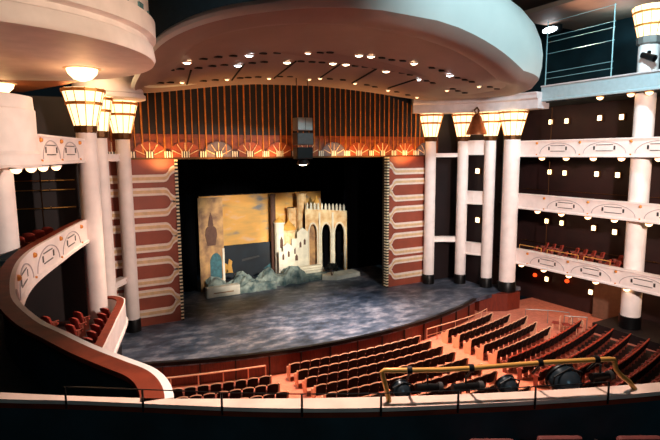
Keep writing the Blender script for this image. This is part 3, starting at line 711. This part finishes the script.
turret(18.2, 39.1, .4, 2.4, .4, 'low white scenery tower in front of the painted town', mtl=SCENW, dm=SCENW)
turret(16.75, 40.2, .22, 6.75, .01, 'thin brown scenery tower at the right edge of the golden sky', mtl=BROWN, dm=BROWN)
t = thing('town_flat', 'cut-out white and gold town houses at the foot of the castle', 'scenery flat', (18.1, 38.75, 0))
s = MB(); s.prism([(-1.5, .4), (-1.5, 2.2), (-1.1, 2.2), (-1.1, 2.6), (-.7, 2.9), (-.3, 2.6), (-.3, 3.2), (.2, 3.2), (.2, 3.7), (.7, 4.1), (1.2, 3.7), (1.2, .4)], 0, .1); s.build('panel', SCENW, t)
for x, z in ((-1.2, 1.5), (-.7, 1.7), (-.1, 1.9), (.4, 2.4), (.8, 2.6)): s = MB(); s.prism([(x, z), (x+.18, z), (x+.18, z+.4), (x+.09, z+.52), (x, z+.4)], -.03, .01); s.build('painted_window', BROWN, t)
# rock ridge and steps
def rocks(label, path, seed, hts):
    rnd = random.Random(seed); vs = []; fs = []; n = len(path); k = 9
    for i, (x, y, h, w) in enumerate(path):
        for j in range(k):
            a = PI*j/(k-1); r = 1+rnd.uniform(-.18, .18)
            vs.append((x+rnd.uniform(-.1, .1), y-w*math.cos(a)*r, max(0, h*math.sin(a)**.6*r)))
    for i in range(n-1):
        for j in range(k-1): fs.append((i*k+j, (i+1)*k+j, (i+1)*k+j+1, i*k+j+1))
    s = MB(); s.add(vs, fs, False); return tag(s.build('scenery_rock', ROCKM), label, 'scenery rock')
rocks('long grey green painted rock ridge across the stage set', [(10.0+.31*i, 37.0, .85+.35*math.sin(i*.9)+.2*(i/26), .75+.15*math.sin(i*1.7)) for i in range(27)], 3, 0)
rocks('low grey painted boulder in front of the rock ridge', [(12.0+.22*i, 36.1, .45+.25*math.sin(PI*i/14), .45) for i in range(15)], 5, 0)
t = thing('scenery_steps', 'pale wide steps rising to the castle arcade on the set', 'steps', (19.2, 36.4, 0))
for i in range(6):
    s = MB(); s.box(-2.6+i*.18, .9, i*.24, 1.6, i*.16, i*.16+.16, bev=.015); s.build('step', ROCKM if i < 3 else SCENW, t)
t = thing('scenery_plinth', 'low white platform under the right end of the castle arcade', 'plinth', (20.9, 35.9, 0))
s = MB(); s.prism([(-1.6, .3), (-.6, -.35), (1.9, .05), (1.9, 1.3), (-1.0, 1.3)], 0, .34, 'xy'); s.build('block', SCENW, t)
rnd = random.Random(4)
s = MB()
for i in range(320):
    a, b, r = rnd.uniform(0, 2*PI), rnd.uniform(-.3, PI/2), rnd.uniform(.2, .52)
    c = Vector((r*math.cos(a)*math.cos(b), r*math.sin(a)*math.cos(b), .55+r*.9*math.sin(b))); q = Matrix.Translation(c) @ Matrix.Rotation(rnd.uniform(0, 6), 4, 'Z') @ Matrix.Rotation(rnd.uniform(-1, 1), 4, 'X')
    s.add([(-.14, 0, 0), (0, -.09, .0), (.17, 0, 0), (0, .09, 0)], [(0, 1, 2, 3)], False, q)
t = thing('bush', 'dark leafy bush beside the steps under the castle arches', 'bush', (20.1, 36.0, .34)); s.build('foliage', BUSH, t)
s = MB()
for a in (0, 2, 4): s.cyl((.05*math.cos(a), .05*math.sin(a), 0), (.2*math.cos(a), .2*math.sin(a), .6), .025, 5)
s.build('stem', BROWN, t)
# black masking drapes
def drape(name, label, x0, x1, y, z0, z1):
    s = MB(); n = int((x1-x0)/.12); vs = []; fs = []
    for i in range(n+1):
        x = x0+(x1-x0)*i/n
        for z in (z0, z1): vs.append((x, y+.09*math.sin(i*1.1), z))
    for i in range(n): fs.append((2*i, 2*i+2, 2*i+3, 2*i+1))
    s.add(vs, fs, True); return tag(s.build(name, BLACK), label, 'curtain')
drape('masking_curtain', 'black masking curtain hanging left of the painted set', 3, 9.6, 38.2, 0.02, 16)
drape('masking_curtain', 'black masking curtain hanging right of the castle arcade', 22.8, 26.6, 38.6, 0.02, 16)
drape('border_curtain', 'black border curtain across the top of the stage opening', 3, 26.6, 42.5, 6.6, 16)

# ================================================================== HANGING LOUDSPEAKER CLUSTER
t = thing('speaker_cluster', 'grey loudspeaker cluster hanging before the middle of the grille', 'loudspeaker', (14.62, 29.9, 9.7))
s = MB(); s.box(-.52, .52, -.4, .4, 2.05, 2.85, bev=.04); s.build('upper_cabinet', METAL, t)
s = MB(); s.box(-.56, .56, -.42, .4, 1.15, 1.9, bev=.04); s.build('lower_cabinet', METALD, t)
s = MB(); s.box(-.56, .56, -.35, .35, .25, 1.0, bev=.04); s.build('black_cabinet', BLACKM, t)
s = MB(); s.box(-.01, .01, -.42, -.39, 2.07, 2.83); s.build('cabinet_seam', BLACKM, t)
s = MB()
for x in (-.4, .4): s.cyl((x, 0, .9), (x, 0, 5.4), .03, 6)
s.build('hanging_cables', BLACKM, t)
s = MB(); s.lathe([(.05, .3), (.3, .2), (.42, -.05), (.36, -.1)], 16); sh = s.build('lamp_shade', BLACKM, t)
s = MB(); s.lathe([(.34, -.04), (.2, -.14), (.01, -.17)], 16); s.build('lens', BULB, sh)

# ================================================================== SEATS
def make_seat(name, label, mcl, end=None, lit_top=True, trim=None):
    t = thing(name, label, 'theatre seat')        # faces +Y (the stage)
    s = MB(); n = 6; vs = []; fs = []
    for i in range(n+1):
        x = -.245+.49*i/n; c = .05*(1-(2*i/n-1)**2); top = .86+.06*(1-(2*i/n-1)**2)
        for (y, z) in ((-.30-c+.0, top), (-.20-c*.3, top-.01), (-.07-c*.6, .42), (-.15-c, .36)): vs.append((x, y, z))
    for i in range(n):
        for j in range(4): fs.append((i*4+j, (i+1)*4+j, (i+1)*4+(j+1) % 4, i*4+(j+1) % 4))
    fs.append((0, 1, 2, 3)); fs.append((n*4+3, n*4+2, n*4+1, n*4))
    s.add(vs, fs, False); s.build('backrest', mcl, t)
    if lit_top:
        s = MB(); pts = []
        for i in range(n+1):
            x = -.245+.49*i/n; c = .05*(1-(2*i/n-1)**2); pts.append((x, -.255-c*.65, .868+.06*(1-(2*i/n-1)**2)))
        s.tube(pts, .042 if trim else .032, 5); s.build('top_rail', trim or SEATW, t)  # pale rail: lit top edge of the seat back put into colour
    s = MB(); s.box(-.22, .22, -.08, .30, .36, .47, Matrix.Rotation(.12, 4, 'X'), bev=.035); s.build('cushion', SEATC, t)
    for x in (-.265, .265):
        s = MB(); s.box(x-.03, x+.03, -.2, .2, .58, .625, bev=.012); s.box(x-.02, x+.02, -.12, .1, .0, .585); s.build('armrest', SEATW if end and (x > 0) == (end > 0) else SEATA, t)
    if end:
        s = MB(); x = .30*end
        s.prism([(-.3, 0), (.16, 0), (.22, .3), (.22, .6), (-.05, .66), (-.2, .9), (-.33, .9), (-.28, .45)], x-.025, x+.025, 'yz'); s.build('end_panel', SEATW, t)
    return t
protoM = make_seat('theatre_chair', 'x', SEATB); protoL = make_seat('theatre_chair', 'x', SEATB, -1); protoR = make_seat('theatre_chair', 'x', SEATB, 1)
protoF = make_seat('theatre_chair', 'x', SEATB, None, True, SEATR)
protoB = make_seat('box_chair', 'x', SEATC, None, False)
used = {}
def place(proto, loc, rz, label, group):
    if id(proto) not in used:
        used[id(proto)] = 1; proto.location = loc; proto.rotation_euler = (0, 0, rz); proto['label'] = label; proto['group'] = group; return proto
    return dup(proto, loc, rz, label, group)
P0 = Vector((-.68, 7.38)); P1 = Vector((6.7, 3.4)); LEDGE_Z = 7.3
SIGHT = [(-20, 392), (143, 398), (300, 398.5), (440, 395), (540, 390.5), (700, 379)]
def visible(p, extra=.05):
    x, y = proj(p)
    if not (-8 < x < 668): return False
    for (xa, ya), (xb, yb) in zip(SIGHT, SIGHT[1:]):
        if xa <= x <= xb: return y < ya+(yb-ya)*(x-xa)/(xb-xa)+1
    return True
RR = 38.0
def row_pos(k, dx, pitch=1.0, y0=22.95):
    R = RR+k*pitch; yc_ = y0+RR; a = math.asin(dx/R)
    return CX+R*math.sin(a), yc_-R*math.cos(a), a
def do_block(name, rows, x0f, x1f, raise_f=None, step=.545, y0=22.95, red=False):
    for k in rows:
        xa, xb = x0f(k), x1f(k); n = int(round((xb-xa)/step)); st = (xb-xa)/n
        seen = []
        for i in range(n):
            dx = xa+st*(i+.5)-CX; X, Y, a = row_pos(k, dx, y0=y0)
            z = floor_z(Y)+(raise_f(k) if raise_f else 0)
            if visible((X, Y, z+.9)): seen.append((i, X, Y, z, a))
        idx = [q[0] for q in seen]
        for m_, (i, X, Y, z, a) in enumerate(seen):
            if 0 in idx: where = f'{ORD[i+1]} from the left'
            elif n-1 in idx: where = f'{ORD[n-i]} from the right'
            else: where = f'{ORD[m_+1]} in view from the left'
            pr = protoF if red else protoL if i == 0 else (protoR if i == n-1 else protoM)
            place(pr, (X, Y, z), a, f'dark red stalls seat, {where} in {ORD[k+1 if name != "left block" and name != "far right block" else k if name == "left block" else k-4]} row, {name}', f'theatre seats in the {name}')
do_block('centre block', range(0, 11), lambda k: 10.35-.03*k, lambda k: 18.65-.03*k)
do_block('left block', range(1, 5), lambda k: 3.3, lambda k: 8.95)
do_block('right block', range(0, 5), lambda k: 20.75-.06*k, lambda k: [25.6, 26.4, 27.0, 26.4, 26.4][k], y0=22.6)
do_block('far right block', range(5, 13), lambda k: 20.3-.06*(k-5), lambda k: 29.1, y0=22.6, red=True)
# red seats in the boxes
def box_seats(name, L, rz, z):
    for i, (x, y) in enumerate(L): place(protoB, (x, y, z), rz, f'red upholstered seat in the {name}, {ORD[i+1]} along from the column', f'red seats in the {name}')
box_seats('lowest left box', [(2.25, 26.0), (2.05, 25.2), (1.85, 24.4), (1.65, 23.6), (1.45, 22.8), (1.25, 22.0), (1.1, 26.0), (.9, 25.1), (.7, 24.2), (.5, 23.3), (.3, 22.4), (-.2, 26.0), (-.4, 25.1), (-.6, 24.2)], -.9, 2.2)
box_seats('middle left balcony', [(.1, 26.2), (-.25, 25.4), (-.6, 24.6), (-.95, 23.8), (-1.3, 23.0), (-1.6, 22.2)], -.6, 6.22)
box_seats('lowest right balcony front row', [(31.0, 25.2-.62*i) for i in range(11) if i not in (3, 8)], .9, 2.55)
box_seats('lowest right balcony back row', [(31.9, 25.0-.62*i) for i in range(11) if i not in (3, 8)], .9, 2.75)
for pr in (protoM, protoL, protoR, protoF, protoB):
    if id(pr) not in used:
        for c in list(pr.children): bpy.data.objects.remove(c)
        bpy.data.objects.remove(pr)
s = MB(); s.box(30.6, 33.5, 17, 27.5, 2.3, 2.56); struct(s.build('floor_riser_right', DARKW))
# brass hand rails before the right box seats
for i, (ya, yb) in enumerate(((26.0, 24.1), (23.6, 21.2), (20.8, 19.0))):
    t = thing('box_rail', f'thin brass rail along the lowest right balcony, {ORD[i+1]} from the columns', 'rail', (30.5, ya, 3.2), group='rails on the lowest right balcony')
    s = MB(); s.cyl((0, 0, .3), (0, yb-ya, .3), .03, 6); s.build('rail', BRASS, t)
    for y in (0, yb-ya): 
        s = MB(); s.cyl((0, y, 0), (0, y, .3), .025, 6); s.build('post', BRASS, t)
# loose chairs and rails on the side platform at the right
for i, (px, py) in enumerate(((556, 326), (566, 328), (577, 331))):
    p = at_z(px, py, -1.0)
    t = thing('loose_chair', f'loose wooden chair on the right side platform, {ORD[i+1]} from the left', 'chair', (p.x, p.y, floor_z(p.y)), .5+.4*i, group='loose chairs on the right platform')
    s = MB(); s.box(-.24, .24, -.22, .24, .42, .48, bev=.015); s.build('seat', SEATC, t)
    s = MB(); s.box(-.24, .24, -.26, -.21, .62, .92, bev=.015); s.build('backrest', SEATW, t)
    for x in (-.2, .2):
        for y in (-.22, .2):
            s = MB(); s.cyl((x, y, 0), (x, y, .7 if y < 0 else .43), .022, 6); s.build('leg', SEATW, t)
def rail(name, label, pts, h, mtl, npost, z=None, r=.03, mid=False):
    P = [Vector((p[0], p[1], floor_z(p[1]) if z is None else z)) for p in pts]
    t = thing(name, label, 'railing', P[0]); o = P[0]
    sm = smooth_path([(p.x, p.y) for p in P], 5)
    tops = [Vector((q.x, q.y, (floor_z(q.y) if z is None else z)+h)) for q in sm]
    s = MB(); s.tube([q-o for q in tops], r, 6); s.build('top_rail', mtl, t)
    if mid: s = MB(); s.tube([q-o-Vector((0, 0, h*.5)) for q in tops], r*.7, 6); s.build('middle_rail', mtl, t)
    for i in range(npost):
        q = tops[int(round(i*(len(tops)-1)/(npost-1)))]-o; s = MB(); s.cyl((q.x, q.y, q.z-h), q, r*.8, 6); s.build('post', mtl, t)
rail('pit_rail', 'pale orchestra pit rail in front of the left stalls block', [(3.8, 25.0), (6.6, 24.3), (9.3, 23.75)], .75, SEATW, 6, r=.045)
rail('pit_rail', 'thin orchestra pit rail in front of the right stalls block', [(19.9, 23.7), (22.5, 24.0), (24.6, 24.35), (26.2, 24.9)], .85, SEATW, 7, mid=True)
rail('platform_rail', 'curved steel handrail at the back of the right side platform', [(28.2, 23.3), (29.2, 22.3), (29.9, 21.2)], .9, METAL, 3)
rail('platform_rail', 'steel handrail at the front of the right side platform beside loose chairs', [(29.0, 20.9), (29.9, 19.9)], .9, METAL, 3)
s = MB(); s.prism([(29.5, 3), (33.5, 3), (33.5, 19.6), (30.0, 19.6)], -1.35, -.55, 'xy'); struct(s.build('floor_right_aisle', DARKB))
s = MB(); s.box(33.0, 33.58, 19.6, 21.6, -1.2, 2.0); struct(s.build('wall_right_pier', mat('brown plaster', (110, 78, 62), .7, var=.2)))
s = MB(); s.prism([(27.2, 29), (30.4, 29), (30.4, 25.7), (29.1, 25.7), (27.2, 26.6)], -1.4, -.02, 'xy'); struct(s.build('floor_stage_right', WOODL))
# ================================================================== FOREGROUND
e = (P1-P0).normalized(); back = Vector((-e.y, e.x))
if back.dot(Vector((-.48, -.87))) < 0: back = -back
fwd = -back
far_px = [(-120, 386), (0, 392.3), (67, 395.5), (143, 398), (176, 398.6), (240, 398.6), (300, 398.2), (370, 397), (440, 395), (540, 390.5), (640, 384), (760, 373)]
near_px = [(-120, 394), (0, 399), (67, 400.5), (143, 403.5), (176, 405), (240, 407.5), (300, 408.5), (370, 408), (440, 405.5), (540, 400.5), (640, 393.5), (760, 381)]
FAR = [at_z(a, b, LEDGE_Z) for a, b in far_px]; NEAR = [at_z(a, b, LEDGE_Z) for a, b in near_px]
FAR = smooth_path([(p.x, p.y) for p in FAR], 4); NEAR = smooth_path([(p.x, p.y) for p in NEAR], 4)
t = thing('balcony_ledge', 'pale pink ledge and dark parapet wall across the whole foreground', 'balcony front', (NEAR[0].x, NEAR[0].y, 6.0))
off = Vector((NEAR[0].x, NEAR[0].y, 6.0))
def loft(nm, m, za, zb, ia=0.0, ib=0.0):      # slab between the near and far edges, inset ia/ib metres
    vs = []; fs = []; n = len(FAR)
    for p, q in zip(NEAR, FAR):
        d = (q-p).normalized(); a = p+d*ia; b = q-d*ib
        vs += [(a.x, a.y, za), (b.x, b.y, za), (b.x, b.y, zb), (a.x, a.y, zb)]
    for i in range(n-1):
        for k in range(4): fs.append((i*4+k, i*4+(k+1) % 4, i*4+4+(k+1) % 4, i*4+4+k))
    fs += [(0, 1, 2, 3), tuple(4*n-4+k for k in range(4))]
    s = MB(); s.add([Vector(v)-off for v in vs], fs); s.build(nm, m, t)
loft('ledge_top', LEDGE, LEDGE_Z-.05, LEDGE_Z)
loft('wooden_edge', WOOD, LEDGE_Z-.11, LEDGE_Z-.052, -.012, .02)
loft('parapet_wall', mat('teal parapet lining', (26, 52, 60), .8, var=.6, scale=1.2), 4.9, LEDGE_Z-.112, .0, .03)
def near_at(px):
    best = min(range(len(NEAR)), key=lambda i: abs(proj((NEAR[i].x, NEAR[i].y, LEDGE_Z))[0]-px))
    best = max(1, min(len(NEAR)-2, best)); a, b = NEAR[best-1], NEAR[best+1]
    xa, xb = proj((a.x, a.y, LEDGE_Z))[0], proj((b.x, b.y, LEDGE_Z))[0]
    return a.lerp(b, (px-xa)/(xb-xa))
def on_ledge(px, fo, z):          # point above the ledge seen at px, pushed fo forward of its near edge
    p = near_at(px); d = Vector((p.x, p.y)).normalized()
    return Vector((p.x+d.x*fo, p.y+d.y*fo, z))
def lift(px, py, fo):             # height that puts a point of the ledge line on the surveyed sight line
    p = on_ledge(px, fo, LEDGE_Z); q = Vector((p.x, p.y, 0)); dd = ray(px, py)
    return Vector((p.x, p.y, EYE+dd.z*Vector((p.x, p.y)).length/Vector((dd.x, dd.y)).length))
t = thing('ledge_guard_rail', 'thin black wire guard rail on short straps along the foreground ledge', 'railing', on_ledge(66, 0, LEDGE_Z)); o = t.location.copy()
tops = []
for px in (66, 143, 222, 302, 381, 458, 535, 608):
    a = on_ledge(px, -.025, LEDGE_Z-.09)-o; b = on_ledge(px, -.02, LEDGE_Z+.19)-o; tops.append(b)
    s = MB(); s.tube([a, b], .014, 6); s.build('strap', BLACKM, t)
s = MB(); s.tube(tops, .007, 6); s.build('wire', BLACKM, t)
# brass bar
fo_ = .16
pts = [on_ledge(389, fo_, LEDGE_Z), lift(386, 388, fo_), lift(382.5, 376, fo_), lift(382, 372, fo_), lift(384, 370.3, fo_), lift(400, 370.3, fo_), lift(440, 369.8, fo_), lift(472, 368, fo_), lift(540, 362.5, fo_), lift(595, 359.3, fo_), lift(607, 358.6, fo_), lift(611, 359, fo_), lift(612.5, 363, fo_), lift(614, 369, fo_), lift(619, 375, fo_), lift(628, 381.5, fo_), on_ledge(634, fo_, LEDGE_Z)]
t = thing('brass_bar', 'thick polished brass bar raised above the foreground ledge', 'rail', pts[0]); o = t.location.copy()
s = MB(); s.tube([p-o for p in pts], .031, 12); s.build('bar', BRASS, t)
for px, py in ((409, 370.2), (470, 368), (538, 362.7), (594, 359.4)):
    q = lift(px, py, fo_)-o
    s = MB(); M = Matrix.Translation(q) @ Vector((e.x, e.y, 0)).to_track_quat('Z', 'Y').to_matrix().to_4x4()
    s.lathe([(.03, -.03), (.05, -.03), (.05, .03), (.03, .03)], 12, M, cap=False); c = s.build('clamp', BLACKM, t)
    s = MB(); s.cyl(q+Vector((0, 0, -.03)), q+Vector((fwd.x*.2, fwd.y*.2, -.22)), .016, 6); s.build('clamp_arm', BLACKM, c)
# stage lanterns hung beyond the ledge
def dome(px, py, w, label, fo=.5):
    p = lift(px, py, fo); t = thing('stage_spotlight', label, 'spotlight', p, -YAW+.3)
    s = MB(); M = Matrix.Rotation(-1.15, 4, 'X')
    s.lathe([(.01, -w*.9), (w*.45, -w*.82), (w*.8, -w*.5), (w, 0), (w, w*.75), (w*.92, w*.8)], 24, M); s.build('housing', LENS, t)
    s = MB(); s.lathe([(w*.93, w*.7), (w*1.08, w*.72), (w*1.08, w*.85), (w*.93, w*.87)], 24, M, cap=False); s.build('front_ring', BLACKM, t)
    s = MB(); s.tube([(-w*1.1, 0, 0), (-w*1.12, -.02, w*.7), (0, -.03, w*1.15), (w*1.12, -.02, w*.7), (w*1.1, 0, 0)], .012, 6); s.build('yoke', BLACKM, t)
dome(508, 388, .13, 'black stage spotlight under the middle of the brass bar')
dome(566, 384, .2, 'larger black dome spotlight under the right part of the brass bar', .55)
dome(402, 392, .12, 'dark spotlight just right of the brass bar left end')
def can(px, py, px2, py2, label):
    p = lift(px, py, .45); q = lift(px2, py2, .5)-p
    t = thing('stage_lantern', label, 'spotlight', p)
    s = MB(); s.cyl((0, 0, 0), q, .055, 14, .045); s.build('barrel', BLACKM, t)
    s = MB(); s.cyl(q*.98, q*1.15, .065, 14); s.build('hood', METALD, t)
    s = MB(); s.cyl(q*.5, q*.5+Vector((0, 0, .16)), .014, 6); s.build('yoke', BLACKM, t)
can(416, 388, 438, 387, 'slim black lantern lying left of the second brass clamp')
can(452, 388, 478, 386, 'slim black lantern lying between the second clamp and dome spotlight')
can(590, 377, 607, 375, 'short black lantern at the right end of the brass bar')
# two red-brown seat tops at the very bottom, nearer than the ledge
for i, (px, py) in enumerate(((492, 440), (560, 437), (640, 437))):
    p = at_z(px, py, 7.1)
    t = thing('balcony_chair', f'red-brown seat top peeking over the bottom edge, {ORD[i+1]} from the left', 'theatre seat', (p.x, p.y, 6.25), -YAW, group='nearest seats at the bottom edge')
    s = MB(); s.box(-.26, .26, -.05, .05, .3, .86, bev=.045); s.build('backrest', mat('dim red seat cloth', (96, 34, 28), .8, var=.3), t)
    s = MB(); s.box(-.24, .24, .05, .5, .35, .46, bev=.03); s.build('cushion', SEATC, t)
    for x in (-.28, .28):
        s = MB(); s.box(x-.02, x+.02, 0, .4, 0, .6, bev=.01); s.build('armrest', SEATB, t)
f0 = P0-e*4; f1 = P1+e*3; f0 = f0+back*.6; f1 = f1+back*.6
s = MB(); s.prism([(f0.x, f0.y), (f1.x, f1.y), (f1.x+back.x*9, f1.y+back.y*9), (f0.x+back.x*9, f0.y+back.y*9)], 5.9, 6.25, 'xy'); struct(s.build('floor_balcony_foreground', TEALD))

# ================================================================== LIGHTING
s = MB(); s.box(29.2, 36.2, 2, 26.5, 19.5, 19.8); struct(s.build('ceiling_gallery_right', mat('brown gallery ceiling', (150, 112, 92), .7, var=.2, scale=.5)))
w = bpy.data.worlds.new('world'); bpy.context.scene.world = w; w.use_nodes = True
w.node_tree.nodes['Background'].inputs[0].default_value = (.25, .4, .5, 1); w.node_tree.nodes['Background'].inputs[1].default_value = .01
# stage wash from the canopy underside
light('SPOT', 'stage wash', (15, 23.5, 14), 10500, (.8, .88, 1), (16.0, 27.2, 0), .4, 50, .95)
light('SPOT', 'stage wash', (21, 24, 14.0), 500, (.75, .88, 1), (21, 28, 0), .4, 70, .95)
# front-of-house spots on the scenery
light('SPOT', 'scenery light', (12, 8, 11.5), 44000, (1, .9, .78), (13.6, 39, 3.2), .3, 19, .6)
light('SPOT', 'scenery light', (16, 8, 11.5), 38000, (1, .88, .7), (19.4, 39, 3.4), .3, 15, .6)
# grille footlights
for x in (6.2, 9.4, 12.6, 18.6, 21.2, 24):
    light('SPOT', 'grille uplight', (x, 30.4, 9.4), 520, (1, .5, .16), (x, 31.6, 11.2), .2, 130, 1)
light('SPOT', 'grille wash', (14, 6, 11), 1900, (1, .7, .45), (14.5, 31, 13), .5, 45, .9)
# added fill spots, no fixtures, on the columns, parapets and proscenium piers
light('SPOT', 'house fill', (14, 2, 13), 30000, (1, .82, .72), (29.5, 23, 6), .6, 52, .9)
light('SPOT', 'house fill', (17, 4, 13), 19000, (1, .8, .68), (1.5, 24, 7), .6, 42, .9)
light('SPOT', 'house fill', (15, 3, 12), 3500, (1, .8, .66), (25, 31.5, 5), .4, 22, .9)
light('SPOT', 'house fill', (15, 3, 12), 2200, (1, .8, .66), (5, 31.5, 6.5), .4, 22, .9)
# stalls, from the canopy
light('SPOT', 'stalls light', (13, 23, 14.0), 12500, (1, .62, .42), (13.5, 20.5, -1), .4, 80, .9)
light('SPOT', 'stalls light', (19, 23, 13.8), 10500, (1, .62, .42), (20, 20.5, -1), .4, 66, .9)
light('SPOT', 'box fill', (6, 27, 10), 1500, (1, .6, .4), (1.2, 24, 2.5), .3, 60, .9)  # added spot brightening the red box seats, no fixture there
# cyan spots added for the cool daylight on canopy and gallery
light('SPOT', 'cool daylight spot', (20, 4, 20.8), 15000, (.62, .92, 1), (20, 20, 17.5), .5, 60, .9)
light('SPOT', 'cool daylight spot', (25, 14, 19.3), 5000, (.6, .9, 1), (31, 20, 14.5), .4, 90, .9)
light('POINT', 'gallery glow', (33.5, 21, 18), 160, CYAN, size=.5)
light('SPOT', 'gallery ceiling wash', (30.4, 22, 16), 900, (1, .7, .5), (31, 20, 19.5), .4, 100, .9)
# added warm spots, no fixtures, brightening the left overhang and foreground ledge
light('SPOT', 'overhang fill', (11, 5, 14.6), 6500, (1, .72, .5), (0, 16.5, 14.6), .5, 40, .9)
light('POINT', 'parapet fill', (1, -3, 12.5), 260, (.45, .85, 1), size=1)  # added cool fill lifting the dark parapet, no lamp stands here
light('SPOT', 'ledge fill', (4, 7, 16), 5600, (1, .8, .68), (3, 5, 7.3), .3, 70, .9)
sc = bpy.context.scene
sc.view_settings.view_transform = 'Standard'; sc.view_settings.look = 'None'; sc.view_settings.exposure = .15; sc.view_settings.gamma = 1
